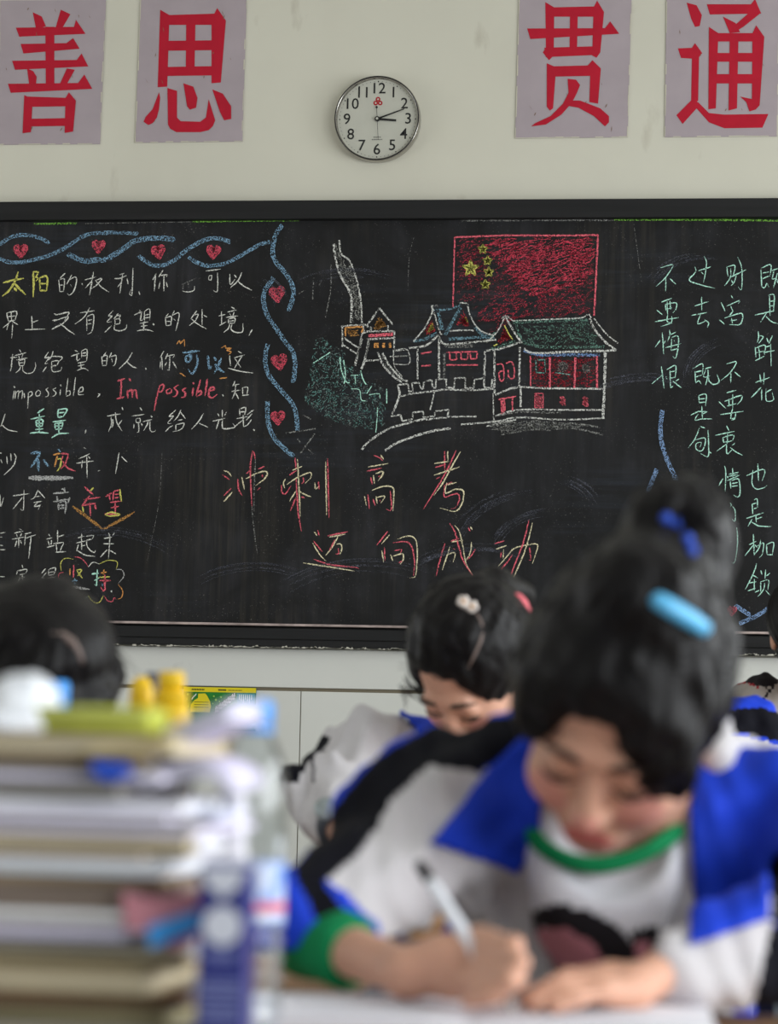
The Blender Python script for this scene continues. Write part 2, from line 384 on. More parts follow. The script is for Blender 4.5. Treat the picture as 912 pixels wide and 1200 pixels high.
char('655,350 668,352 650,375|w:973,180 975,186/1487,357 1492,365|w1.5:575,590 568,615/655,865 668,862|w1.5:1693,588 1702,595', C, name='chalk_punctuation')
char('785,265 835,250/812,260 805,380/780,385 830,370/860,250 875,265/850,325 855,380/852,340 880,325 885,380/885,340 905,325 917,385', C, 2.3, 'p', name='chalk_word')
char('240,65 215,110/225,100 230,190/218,130 215,180/265,80 250,120/255,100 310,90 300,110/280,100 275,195 262,190/258,140 245,165/300,135 325,180', D)
char('365,75 420,70 480,65/460,90 465,150 430,215 400,180/385,100 390,140/385,100 420,95 415,135/390,140 415,135', D, 2.9, 'b')
char('535,95 540,185/540,185 560,165/575,105 590,130/625,110 600,170 575,215/580,150 610,185 645,210', D, 2.9, 'b')
char('325,20 345,-5 350,15 375,-10 378,35/622,45 650,30 655,45 690,45 660,60 690,70 670,90/345,210 385,235/612,248 662,242', D, 1.5, 'o', name='chalk_mark')
char('735,65 760,80/710,110 780,90/765,95 710,180/715,115 755,175/680,95 685,165/668,178 750,200 838,212', D)
char('215,290 195,360 175,465/210,295 240,290 230,330 195,345/275,315 255,330 265,350 290,340 290,318 275,315/340,290 310,310 330,335 320,365 300,370/390,310 365,325 385,345 378,370 355,375/435,275 440,285/435,310 430,365/485,255 455,365/460,345 485,330 490,350 460,370/530,250 515,365/535,335 580,320 570,305 545,320 540,360 560,378 598,355', D, 2.1, 'p', name='chalk_word')
char('715,265 700,300/705,295 745,285/690,335 750,325/720,290 715,340 695,385/720,345 740,385/765,310 768,360/765,310 800,308 795,355/762,362 808,357', D)
char('35,85 20,130 5,170/10,155 50,190 118,205', E)
char('295,50 250,80/205,120 300,100/262,85 262,205/240,130 245,170/240,130 285,125 282,170/243,150 282,148/245,170 282,168/235,190 290,185/200,215 260,208 325,215', E, 1.9, 'm')
char('390,55 385,105/390,55 448,55 420,105/390,80 430,75/385,108 420,105/350,140 440,128/365,150 370,185/365,152 418,145 412,180/368,168 412,165/392,145 395,220/370,190 415,185/345,245 390,220 460,215', E, 1.9, 'm')
char('715,100 805,85/740,95 745,150 725,205/740,130 755,125 750,175 735,170/770,75 780,140 815,200/815,125 785,170/815,40 822,60', E)
char('0,345 10,350/5,390 15,415/45,370 50,420/70,350 75,400/95,350 112,380/110,365 90,430 25,495', E)
char('205,350 270,340/270,345 240,395 205,445/255,385 258,470/290,390 325,440', E, 2.8, 'b')
char('o2:355,360 405,350/385,365 365,440|y2:385,390 410,385 400,440 380,470|p2:410,350 460,355/420,365 410,400/455,360 440,410 405,455/420,400 450,445 505,468|b2:385,320 405,340', E, 1.6)
char('190,512 300,515 490,512', E, 5, 'g', name='chalk_underline')
char('560,310 575,320/525,385 575,365 600,350/590,370 602,385/510,415 625,400/550,395 545,450/580,365 582,515', E)
char('795,345 785,410 772,485/810,370 850,408', E)
for t in ['80,100 95,120/25,158 110,145/55,175 80,172 80,200 55,198 55,175/70,195 72,262 55,268/40,210 38,240/88,205 98,225/100,195 160,180/135,180 130,210 105,255/145,180 150,255 180,260 185,250/155,155 160,165',
 '320,115 275,160 305,155 265,205 290,205/250,262 275,235 300,220/355,115 330,165 305,190/350,130 385,175/335,185 365,180/320,215 320,250/320,215 375,205 355,245 300,262',
 '505,140 470,195 425,245/475,205 535,232',
 '630,115 630,165/600,140 610,160/658,130 645,155/565,192 650,172/610,180 590,245/632,175 630,225 640,242 690,238 715,230 700,205',
 '745,110 748,155/745,110 785,100 780,150/748,130 782,128/725,175 800,160/770,150 772,230/765,185 705,235/840,115 795,150/830,140 790,185/825,180 800,215 770,230']:
    char(t, Fq)
for t in ['0,110 5,190 25,130', '85,120 195,105/160,80 155,215 135,205/150,130 85,210', '255,80 230,130 205,145/255,85 300,135/235,125 270,122/225,165 280,155/255,160 230,190 265,185 270,180 255,212',
 'g2:355,105 460,95/430,65 430,100/355,160 470,140/380,120 385,155/390,170 392,215/395,165 440,160 435,240/400,185 430,182/400,205 430,200/465,130 455,170/410,75 430,72']:
    char(t, G)
char('p2:565,60 625,115/560,145 670,130/600,120 545,190/545,185 640,170/635,175 640,210/600,165 605,255|y1.8:625,65 600,90/550,190 560,230', G)
char('p1.8:705,125 750,100/730,105 735,150/760,90 755,150/760,90 800,80/765,110 795,108/765,135 795,130/735,165 810,155/770,165 770,240/740,200 795,190/700,240 810,245|y1.8:800,75 812,160/700,245 740,230 800,245 740,255 700,248', G)
char('485,190 580,260 690,345/690,345 790,290 900,228', G, 3.6, 'n', name='chalk_bracket')
for t in ['0,370 35,365/0,395 15,395/0,450 20,452/0,480 35,480', '130,340 145,350/95,370 155,355/110,375 115,395/145,370 135,390/80,410 165,395/125,400 125,470/115,415 100,460/135,415 145,440/170,380 165,450/165,375 210,365/165,405 240,380/208,385 192,540',
 '325,375 335,395/310,410 350,400/320,420 330,450/345,415 340,450/312,465 365,450/385,350 385,430/385,395 430,380/355,440 425,430/375,440 380,490/425,435 400,490/370,497 440,492',
 '520,400 565,390/545,370 545,430/510,435 575,420/545,430 545,480/525,445 510,490/545,455 570,450/515,485 570,515 635,525/575,390 625,385 615,410/580,415 612,410/580,415 580,450 600,480 630,500 638,480',
 '725,365 735,395/695,405 750,395/765,365 750,390/690,440 760,440/735,375 725,540/715,480 670,530/735,485 775,508']:
    char(t, G)
for t in ['0,203 32,205', '148,125 152,145/115,165 110,190/115,165 180,155 172,180/130,190 165,185/150,185 150,235/150,210 172,205/135,210 115,250/125,230 160,255 198,270',
 '305,150 275,185/310,175 270,225/290,205 288,272/325,155 325,195/325,155 370,145 360,190/328,175 362,170/325,195 362,190/315,215 370,205/305,240 388,235/348,210 348,295/320,255 335,265']:
    char(t, H)
char('o2:467,150 467,195|p2.2:493,125 490,210|y1.8:510,160 545,158 520,200/515,165 550,215|b1.9:480,232 520,230/500,215 502,260|g2.8:455,270 600,288', H)
char('m1.8:612,185 660,182/650,155 645,265 630,255/630,230 665,210|o1.9:675,180 715,172/695,155 690,190|y1.8:660,208 735,205|p2:665,230 740,230/700,190 700,290 690,300 672,270|b1.6:680,255 688,262|w1.5:745,300 745,305', H)
char('y:410,165 405,120 420,90 450,80 490,88|p:490,70 540,80 575,115 590,140|w:590,140 620,108 665,120|y:665,118 720,95 775,100 785,120 775,155|g:775,155 815,160 828,200 790,250|o:790,255 820,300 810,345 780,355|p:775,355 765,340 750,370 720,365 695,330|y:690,330 670,370 645,380 610,360 590,330|m:590,335 550,362 510,350 500,325|b:500,330 470,340 440,310 432,260|p:438,248 405,235 390,205 400,180 425,175', H, 1.1, name='chalk_cloud')
# the slogan in doubled pink and cream strokes
T1 = (250,520,6.08); T2 = (400,520,5.7); T3 = (340,600,5.7); T4 = (490,600,5.7)
SL = 'red and cream slogan stroke'
for t, o in [('c:75,190 110,205 130,235/75,412 135,345/203,235 222,325/232,250 300,215 370,195 385,215 360,255 300,300|d:300,110 292,300 290,480/275,445 285,560 300,690 315,785|p:65,220 115,255/75,370 130,315/175,250 180,320 205,368/235,212 270,185/320,180 365,162/280,50 265,150 268,300 275,445/288,55 300,110/350,220 350,240/315,330 335,312', T1),
 ('c:600,110 610,300 620,520/560,190 635,160/515,250 500,280 510,318/525,290 600,240 690,205 695,240 655,282/590,335 543,410/605,335 650,360 698,378/725,275 730,322 755,300/800,125 808,510|p:583,100 590,180/540,225 595,190/485,295 490,340 510,360 555,300/640,240 645,270 625,285/590,250 605,480 628,625/590,380 550,478/628,378 650,388/750,270 755,325/815,105 825,530', T1),
 ('p:218,78 250,90 280,115/172,183 270,162/197,225 208,272/262,208 248,222/328,312 335,440 300,435/178,338 188,435/212,370 228,415/258,375 262,392|c:262,75 283,105/180,155 315,132/215,210 222,270/230,200 278,185 272,215 245,248/205,312 280,285 340,290 352,330 345,450/155,350 170,418/232,350 240,400/235,360 290,350 265,398', T2),
 ('p:690,50 692,180/628,158 690,140/635,235 660,222/768,45 720,150 660,260 548,437/690,275 690,355 740,340 780,335 790,370 765,425 730,435/695,275 740,255|c:712,50 712,115/622,132 720,118/620,210 720,178 790,155/797,52 740,150 680,260 620,345/705,260 697,330 760,305 815,315 810,390 765,450 660,430/710,275 770,258', T2),
 ('c:160,132 180,158/262,168 370,148/320,165 280,235 235,295/310,215 340,215 345,255 332,285/150,205 195,280 240,328/88,340 250,365 435,395|p:185,122 197,162/250,160 385,132/300,185 262,260/322,240 325,278 305,280/155,192 195,240 215,265/155,315 270,352 440,370 458,380', T3),
 ('c:665,152 610,215/613,258 625,338/717,182 790,160 835,180 850,250 840,420 800,440/672,285 688,330/690,295 750,280 755,320 735,350|p:652,130 580,222/630,235 635,325/688,205 780,200 815,240 832,330 825,425/695,258 745,252 735,275/750,328 722,340', T3),
 ('c:243,88 275,130 300,230 320,340 365,420/225,200 300,188/213,232 195,290 162,388/200,285 240,270 248,290 235,335/350,98 362,120/358,200 350,270 315,330|p:212,75 245,130 275,240 305,330 385,455/220,195 275,178/180,210 150,310 120,430/235,242 248,252/335,100 350,132/382,248 360,285 325,325', T4),
 ('c:522,248 592,224/572,248 568,315/535,365 600,290 640,245 720,222 798,218 780,300 765,345/765,72 725,230 660,390 598,530|p:512,212 578,192/557,268 552,305/545,397 600,330 630,285/742,50 705,200 640,370 585,525/745,238 755,320/740,320 755,322', T4)]:
    char(t, o, 1.5, label='pink and cream doubled slogan character')
# mint green columns on the right
R5 = (760,300,7.5); R6 = (832,300,7.5); R7 = (780,420,6.91); R8 = (820,540,6.0)
for t, o in [('108,103 213,75 205,110 150,190 68,268/155,195 152,310/190,200 242,248', R5),
 ('115,405 208,370/75,475 125,518/150,425 155,480/150,425 245,412 240,470 215,500/165,400 170,520/190,395 195,470/150,470 210,455/58,577 268,540/170,520 165,575 210,590/205,530 200,585 110,620', R5),
 ('122,670 135,862/105,740 60,802/150,745 138,770/185,650 190,690 170,750/185,695 245,668/205,720 200,830/205,715 260,705 262,800 240,898 215,882/150,805 288,770/200,830 255,815/225,740 235,760', R5),
 ('115,970 138,1165/130,1040 30,1125/155,1060 165,1085/160,1000 240,965 235,1075/190,1020 235,1010/190,1075 235,1065/190,1005 195,1160/195,1160 220,1140/270,1080 240,1100/215,1100 290,1158', R5),
 ('490,0 510,50 505,130 485,235/440,130 550,95/465,140 485,160/410,95 415,140 360,210 430,245 585,285', R5),
 ('468,360 470,480/405,440 530,400/380,522 515,497/460,510 435,595 515,565/495,560 530,590 518,628', R5),
 ('220,85 300,45 300,130/240,105 245,200/245,110 295,100/245,150 295,135/245,200 270,180 292,210/320,85 372,70/325,95 310,150 365,140/345,85 345,140 325,218/350,155 355,185 390,210 435,190 418,130', R7),
 ('270,300 275,360/270,300 330,293 325,385/275,330 322,325/272,360 325,352/205,460 270,430 340,432/295,385 300,490/300,450 335,435/265,450 240,498 300,490 378,490', R7),
 ('275,565 240,650 185,725/280,550 320,565/240,660 320,645 315,715 290,750 250,735 250,690 290,680 280,720/345,580 350,700 345,795 285,770/360,760 370,765', R7),
 ('150,90 160,180/155,95 220,85 205,180/185,110 180,190 130,262/190,210 205,240/245,10 275,80 285,180 278,295 250,270/175,190 320,120/240,150 215,230 185,262', R6),
 ('188,345 205,375/100,408 135,485/150,440 260,392 250,420/185,440 205,490/205,485 160,540/85,562 130,600/130,545 280,505 268,598 168,602/190,545 200,595/185,570 240,560', R6),
 ('495,45 572,25 565,55 520,120 450,178/530,120 530,198/560,110 608,150', R7),
 ('495,278 575,258/430,348 490,405/480,348 612,300 612,340 580,375/515,330 515,390/545,290 545,400/500,385 575,365/445,455 632,428/545,400 530,485 570,478/570,445 560,490 535,500', R7),
 ('495,545 515,585/405,622 560,590/465,640 470,680/465,640 550,620 545,665/470,680 540,668/505,610 500,690/500,690 415,752/495,690 500,770 545,735/565,685 540,705/525,720 570,755 625,785', R7),
 ('175,35 185,80 180,215/165,125 135,175/195,110 200,120/205,95 275,80/205,110 270,95/232,50 235,120/195,140 285,100/215,140 220,195/220,140 275,130 285,230 265,255 240,240/225,160 270,152/225,180 270,175', R8),
 ('215,295 225,310 215,325/232,320 250,350 250,425 230,410', R8),
 ('180,575 235,565/200,590 205,650/215,560 215,640/262,470 268,560 260,650 240,720 195,670', R8),
 ('450,120 460,270 490,270 500,240 520,272/455,105 535,78 530,180/465,150 520,140/465,200 525,175/545,130 600,110/565,130 550,200 590,190/595,150 560,280/590,200 600,240', R6),
 ('515,345 565,345 560,490/525,350 530,525/530,400 562,395/530,440 562,435/395,520 570,480/500,500 445,582/495,530 540,575 600,595', R6),
 ('425,662 430,700 420,760/440,700 470,710 430,770/400,800 405,890/400,810 485,785 480,870/430,790 440,900/405,850 485,835/400,920 480,880/500,720 515,760/550,700 520,770/490,800 540,785/470,850 570,830/535,770 540,970', R6),
 ('765,130 775,195/800,115 795,210/730,195 845,155/775,235 695,318/780,250 780,340/860,250 815,275/815,245 815,330 830,348 875,335 865,275', R7),
 ('330,105 440,60 460,80 440,140/375,65 370,160 400,198 450,190 478,170/410,20 415,140', R8),
 ('385,275 405,268 408,330/370,300 375,375/370,305 405,295/375,340 405,330/330,405 450,365/395,375 400,435/400,410 440,395/370,410 340,462/365,430 420,458 505,462', R8),
 ('350,590 400,565/378,515 385,670/380,590 320,668/390,590 405,610/405,600 450,580 440,660 420,680/430,555 420,610 385,660/470,590 475,660/470,590 520,575 512,665/475,660 512,660', R8),
 ('402,722 380,790 322,905/370,800 410,825/345,860 400,850/385,830 385,910/340,915 395,895/390,925 420,910/430,770 440,800/465,765 460,830/495,790 470,810/430,850 430,920/430,850 485,840 480,910/458,860 450,905 410,955/465,910 495,945', R8)]:
    char(t, o, 1.25, 'm')
# blue ribbons, drawn as scribbled bands
def band(pts, w, m=blue, dens=1.0):
    """a band of chalk: two wavering edges and a zig-zag between"""
    q = catmull(pts, 1.0); n = len(q); st = []
    nr = []
    for i in range(n):
        t = q[min(i+1, n-1)]-q[max(i-1, 0)]; L = np.hypot(*t) or 1; nr.append(np.array((-t[1]/L, t[0]/L)))
    zz = []; i = 0; s = 1
    while i < n:
        zz.append(tuple(q[i]+nr[i]*s*w*.5*random.uniform(.55, 1.05))); s = -s; i += max(1, int(random.uniform(1.0, 2.4)/dens))
    st.append((zz, 1.0, False))
    zz2 = []; i = 0
    while i < n:
        zz2.append(tuple(q[i]+nr[i]*random.uniform(-.5, .5)*w)); i += max(1, int(random.uniform(1.5, 3.5)/dens))
    st.append((zz2, .9, False))
    for e in (-.42, .42): st.append(([tuple(q[j]+nr[j]*e*w+np.array((random.uniform(-.3,.3), random.uniform(-.3,.3)))) for j in range(0, n, 4)]+[tuple(q[-1])], .8, False))
    return st
def ribbon(txt, org, w, m=blue, name='chalk_ribbon', dens=1.0):
    return chalk_mesh(name, [(m, sum([band(p, w, dens=dens) for p in S(txt, *org)], []))])
W1 = (0,255,5.067); W2 = (170,255,5.067); VV = (290,330,5.45)
ribbon('-60,200 0,158 60,120 130,103 200,110 255,130 295,152', W1, 4)
ribbon('-60,215 0,245 60,265 130,265 200,250 280,228 350,200 420,158 480,118 550,95 640,90 730,90 820,95', W1, 4)
ribbon('402,215 450,240 510,258 570,252 620,250 680,220 740,180 800,140 870,125 912,122 980,122 1040,132', W1, 6)
ribbon('-40,225 10,262 50,283 110,282 180,250 230,205 290,165 350,135 410,122 460,128 505,145', W2, 4.5)
ribbon('258,235 310,268 370,285 440,280 500,262 560,230 620,195 680,160 740,145', W2, 4)
ribbon('815,45 785,85 765,140 758,200 775,260 845,345 880,420 878,480 850,555', W2, 5)
ribbon('165,-25 150,0 110,60 105,140 130,220 190,310 245,390 290,450 305,520 300,600 290,645', VV, 5)
ribbon('130,400 115,470 120,550 150,620 220,700 280,770 310,840 320,950', VV, 5)
ribbon('128,765 128,850 140,930 180,1010 240,1070 295,1115', VV, 5)
ribbon('130,555 125,620 140,680 170,750/115,715 90,780/50,900 48,930', (720,240,2.307), 5, pale_blue)
ribbon('250,1015 360,1090/280,1145 400,1090 495,1030 560,990', (820,540,6.0), 4.5, pale_blue)
def heart(cx, cy, s):
    st = []
    out = [(0,-.28),(.22,-.5),(.5,-.38),(.48,-.05),(.2,.3),(0,.52),(-.24,.28),(-.5,-.05),(-.46,-.38),(-.2,-.48),(0,-.28)]
    a = random.uniform(-.25, .25); ca, sa = math.cos(a), math.sin(a)
    q = [(cx+(x*ca-y*sa)*s, cy+(x*sa+y*ca)*s*1.05) for x, y in out]
    st.append((q, 1.5, False))
    for k in range(5):
        f = .25+.15*k; st.append(([(cx+(x-cx)*f, cy+(y-cy)*f) for x, y in q], 1.2, False))
    chalk_mesh('chalk_heart', [(chalk('heart', (222,92,110), .58), st)])
for c in [(24.3,294.5,15),(115.5,289,14),(185.8,295.5,15),(250,295.5,15),(324.9,345,17),(327.6,424.5,17),(325.8,490,15),(858,716,10)]: heart(*c)

# the drawing: great wall, gatehouses, flag
def fill(poly, n, L, ang, w=.9, spread=.5):
    poly = np.array(poly, float); x0, y0 = poly.min(0); x1, y1 = poly.max(0); st = []
    def inside(x, y):
        c = False; j = len(poly)-1
        for i in range(len(poly)):
            xi, yi = poly[i]; xj, yj = poly[j]
            if (yi > y) != (yj > y) and x < (xj-xi)*(y-yi)/(yj-yi)+xi: c = not c
            j = i
        return c
    k = 0; tries = 0
    while k < n and tries < n*30:
        tries += 1
        x, y = random.uniform(x0, x1), random.uniform(y0, y1); a = ang+random.uniform(-spread, spread); l = random.uniform(.4, 1)*L
        dx, dy = math.cos(a)*l/2, math.sin(a)*l/2
        if inside(x-dx, y-dy) and inside(x+dx, y+dy):
            st.append(([(x-dx, y-dy), (x+random.uniform(-.15,.15)*l, y+random.uniform(-.15,.15)*l), (x+dx, y+dy)], w*random.uniform(.7, 1.2), True)); k += 1
    return st
def lines(txt, org, w, jit=0): return [(s, w, False) for s in S(txt, *org)]
def pl(txt, org): return S(txt, *org)[0]
P1 = (350,270,7.015); P2 = (460,270,6.514); P3 = (570,340,5.7); P4 = (450,380,6.08); P5 = (350,370,7.015)
rough_w = chalk('rough_white', (214,214,208), .56, 300)
flagred = chalk('flag_red', (190,64,82), .34, 330, patch=.5, pscale=9, soft=.22)
def flat(name, poly, m, label=None):
    OFF[0] += 0.000012; y = BS-OFF[0]; V = []
    for p in poly: r = W(p[0], p[1], y); V.append((r.x, y, r.z))
    return obj(name, V, [tuple(range(len(V)))], [m], board)
fp = [(533,278),(701,275.5),(697,370),(640,374),(598,374),(588,388),(574,392),(560,380),(548,355),(535,353),(532,340)]
fl = chalk_mesh('chalk_flag', [(flagred, fill(fp, 900, 16, -.35, 1.1, .5)), (chalk('flag_red_dense', (206,74,92), .60, 330), fill([(560,279),(700,278),(698,330),(620,350),(575,300)], 240, 22, -.25, 1.1, .3)),
     (pink, [([(533,278),(590,276),(650,276),(701,275.5)], 2.0, False), ([(533,278),(532,320),(531,360)], 1.6, False), ([(701,275),(699,320),(696.5,370)], 2.0, False)])])
fl['label'] = 'red chalk flag with yellow stars'
def star(cx, cy, r):
    pts = []
    for k in range(11):
        rr = r if k % 2 == 0 else r*.45; a = -math.pi/2+k*math.pi/5; pts.append((cx+rr*math.cos(a), cy+rr*math.sin(a)))
    st = [([pts[i], pts[i+1]], 1.5, False) for i in range(10)]
    st += [([(cx, cy), pts[i]], 1.6, False) for i in range(0, 10, 2)]
    for f in (.35, .6): st += [([(cx+(pts[i][0]-cx)*f, cy+(pts[i][1]-cy)*f), (cx+(pts[i+1][0]-cx)*f, cy+(pts[i+1][1]-cy)*f)], 1.3, False) for i in range(10)]
    chalk_mesh('chalk_star', [(yellow, st)], parent=fl)
for c in [(551.6,314.5,10),(566,292,5.8),(571.6,305.6,5.8),(573,318.8,6.2),(569,333.4,6)]: star(*c)
chalk_mesh('chalk_great_wall', [(chalk('wall_fill', (170,170,164), .40, 300), fill(pl('290,110 340,100 350,190 420,250 470,380 495,480 515,600 520,760 430,760 435,600 420,510 340,360 300,210', P1), 190, 10, 1.2, 1.1, .7)),
    (rough_w, lines('290,110 300,210 340,360 420,510 435,600 430,760', P1, 2.4)+lines('335,80 350,190 420,250 470,380 495,480 515,600 520,760', P1, 1.9))])
chalk_mesh('chalk_watchtower', [(rough_w, lines('345,790 440,780 560,775/360,790 360,960/375,885 490,965/365,940 480,1015/530,770 540,830/560,790 605,800/590,790 595,830/735,780 735,830/790,830 785,990/520,850 500,960 475,1050/585,890 550,1050', P1, 1.7)
      + lines('665,640 560,785/665,640 775,775/520,850 580,830 790,830/560,895 785,885', P1, 2.0) + lines('520,190 490,300 465,410/580,200 545,360 515,440', P5, 2.6) + lines('550,370 660,365', P5, 2.2)),
    (orange, lines('385,800 385,870/385,800 520,795 518,840', P1, 1.9)), (brown, fill(pl('665,690 610,800 640,825 725,790', P1), 60, 9, 1.0, 1.3)+fill(pl('390,815 515,815 500,880 400,870', P1), 16, 12, -.2, 1.2)),
    (orange, sum([[([(x/7.015+350, 925/7.015+270), (x/7.015+350, 965/7.015+270)], 3.2, False)] for x in (630, 648, 700, 752)], [])),
    (pink, lines('575,866 680,860 775,853', P1, 3.6))])
chalk_mesh('chalk_staircase', [(rough_w, lines('650,300 700,410 780,500 850,550/690,305 740,400 800,470 850,520 900,540', P5, 2.2)+lines('785,190 785,400 850,500/795,290 890,280/750,335 905,330', P5, 1.2)
      + lines('75,185 165,180 180,280 80,285/80,230 180,225', P4, 1.1)), (dim, fill(pl('650,300 690,305 740,400 850,520 850,550 780,500 700,410', P5), 50, 6, .8, 1.0))])
chalk_mesh('chalk_battlement', [(rough_w, lines('100,430 110,510 60,640', P4, 2.3)+lines('110,515 200,495 360,475 450,465 620,470 780,460', P4, 2.0)+lines('360,480 330,610', P4, 1.6)
      + [([a, b], 1.7, False) for st in S('105,430 170,425 180,480 205,480 200,420 250,415 265,460 280,460 285,410 340,395 350,450 370,455 370,395 445,390 445,450 500,455 505,385 580,382 580,455 640,455 645,395 710,385 715,450 770,455 770,390/50,655 120,645 130,690 205,675 205,630 280,620 280,665 360,655 365,620 460,608 455,660 570,655', *P4) for a, b in zip(st, st[1:])])])
chalk_mesh('chalk_path', [(rough_w, lines('520,1100 560,1050 640,990 740,930 850,895 980,860 1050,845', P5, 2.4)+lines('710,1110 800,1050 912,1005 1000,975 1120,945 1250,925', P5, 2.6)
      + lines('570,655 660,658/300,680 450,662/550,715 780,695 912,685', P4, 1.8))])
chalk_mesh('chalk_pavilion', [(chalk('slate_blue', (112,146,160), .5), lines('310,610 440,600 520,570', P2, 2.2)+lines('350,620 380,760/520,590 440,730 400,800', P2, 4)+lines('430,830 560,822 780,812/630,740 680,790 780,815/160,845 240,832 340,785', P2, 3.2)),
    (chalk('gable_red', (190,60,70), .5), fill(pl('540,605 475,730 595,735', P2), 60, 8, .9, 1.3)+fill(pl('305,660 235,810 335,775', P2), 50, 8, -.8, 1.2)), (chalk('gable_yellow', (190,180,90), .5), fill(pl('310,690 255,790 320,755', P2), 26, 7, -.9, 1.2)+fill(pl('545,640 570,700 585,705', P2), 10, 5, 1.1, 1.2)),
    (rough_w, lines('295,577 345,573/300,580 305,620 250,740 160,847/310,600 350,740 375,800/515,553 575,555/575,560 590,640 640,730 700,780 780,800/440,768 540,762 620,766', P2, 1.7)+lines('180,170 300,150 385,80/385,80 430,140 560,135 800,110', P4, 2.2)+lines('240,175 240,395', P4, 2.0)+lines('395,90 392,240 395,390/720,190 715,430', P4, 2.4)),
    (dim, lines('430,150 640,150/430,160 650,158/430,200 430,380', P4, 2.4)),
    (pink, lines('265,210 340,195/268,297 335,292/445,200 665,195/445,290 670,290', P4, 1.7)+[([a, b], 1.5, False) for st in S('470,200 470,255 520,250 515,205/550,205 550,250 595,250 600,205/615,210 620,248 660,245 665,205', *P4) for a, b in zip(st, st[1:])])])
chalk_mesh('chalk_hall', [(chalk('roof_green', (112,150,136), .38), fill(pl('200,220 680,210 790,370 270,372', P3), 120, 16, -.1, 1.0, .9)+lines('180,215 400,205 680,200', P3, 4)+lines('240,350 400,380 790,378', P3, 3.6)+lines('200,230 220,300 260,350/20,395 200,342/60,280 30,330', P3, 3)),
    (chalk('panel_red', (180,50,66), .36), fill(pl('290,440 750,440 745,650 295,650', P3), 300, 13, -.1, 1.1, .35)),
    (chalk('gable_red', (190,60,70), .5), fill(pl('122,240 175,330 60,370', P3), 60, 8, .9, 1.4)), (yellow, lines('122,235 150,290 178,330/50,372 75,360', P3, 1.4)),
    (dim, fill(pl('470,470 550,470 550,550 470,550', P3), 40, 8, .8, 1.1)+fill(pl('640,480 700,480 700,560 640,560', P3), 34, 8, .8, 1.1)), (teal, lines('330,465 390,465/390,465 395,555/395,555 335,550/335,550 330,465/460,550 560,565', P3, 1.4)),
    (chalk('eave_blue', (120,150,196), .5), lines('250,402 350,432 550,432 760,436', P3, 3.2)),
    (rough_w, lines('105,190 130,170 180,205/125,175 90,250 55,300 0,350/180,205 400,195 630,185 680,160 700,185/720,190 800,290 880,355', P3, 1.4)+lines('130,180 180,270 235,350/690,190 730,270 800,350 870,400/870,402 700,408 550,412 320,420 250,390', P3, 2.4)+lines('0,405 100,390 240,345/55,400 55,690/225,380 220,640/230,650 230,780/60,700 200,650 400,655 780,660', P3, 2.2)+lines('45,690 50,880', P3, 1.4)+lines('795,415 790,640 780,850', P3, 3.2)
      + lines('60,840 220,800 500,800 780,800/60,880 220,850 500,865 790,855/0,910 200,865', P3, 1.8)),
    (pink, lines('425,450 425,650/595,450 590,655/740,440 740,655', P3, 2.2)+lines('295,440 297,640/80,730 200,710/100,735 105,830/110,735 114,820/120,730 125,810/175,720 175,805', P3, 1.7)+lines('70,495 110,500 118,590 95,605 85,550 110,540/130,490 170,480 188,540 180,590 150,580 145,530', P3, 1.6)
      + fill(pl('325,690 380,690 380,785 325,785', P3), 30, 8, .7, 1.1)+fill(pl('490,708 530,708 530,775 490,775', P3), 26, 7, .7, 1.2)+fill(pl('640,705 685,705 685,780 640,780', P3), 26, 7, .7, 1.2)+lines('325,690 380,690/380,690 380,785/380,785 325,785/325,785 325,690', P3, 1.2)),
    (dim, lines('100,965 300,930 430,935/230,900 550,890 760,915/500,910 650,935 780,965/0,890 60,870/60,840 220,815 500,820/100,945 300,915 500,912', P3, 2.0)+fill(pl('0,885 220,865 500,880 760,920 700,925 430,930 100,955 0,930', P3), 120, 18, -.05, .9, .15))])
tp = pl('150,160 230,170 300,250 380,290 410,400 520,440 560,520 640,540 700,590 730,650 700,720 720,800 720,900 620,940 400,930 330,880 200,830 60,720 40,690 70,560 90,450 110,260', P5)
chalk_mesh('chalk_tree', [(chalk('tree_teal', (110,156,150), .44, 300), fill(tp, 420, 9, -.6, .9, 1.5)), (chalk('tree_grey', (120,128,126), .36, 300), fill(tp, 330, 9, .3, .9, 1.5)),
    (mint, lines('340,340 350,440 390,540 420,550/370,365 385,480 375,560/510,450 530,520 555,565/725,600 725,720', P5, 1.2)+lines('430,490 490,488/465,490 468,560/430,600 500,610 515,690 550,700/650,755 645,850 635,960/120,390 200,340 260,300/560,640 600,580/580,650 660,640 670,680', P5, .9))])
chalk_mesh('chalk_mark', [(dim, lines('245,968 435,940/340,1095 430,970/355,850 405,880/320,1005 340,1030/385,1070 425,1105', VV, 1.6)+lines('265,280 265,480 220,720/125,390 115,570/185,410 170,455/0,525 40,495', P1, 1.2)
    + [([(486,275),(480,300),(478,340)], .5, True), ([(743,262),(752,330)], .6, True), ([(190,530),(186,590),(172,660)], .45, True)])])
chalk_mesh('chalk_edge', [(green, [([(40,262.5),(65,262),(90,261.5)], 2.2, False), ([(225,259.5),(290,258.5),(350,258)], 2.6, False), ([(720,257.5),(800,257.5),(912,258.5)], 2.2, False)]), (dim, [([(540,258.5),(640,258),(720,258)], 2, False), ([(100,262),(225,260)], .8, False)])])
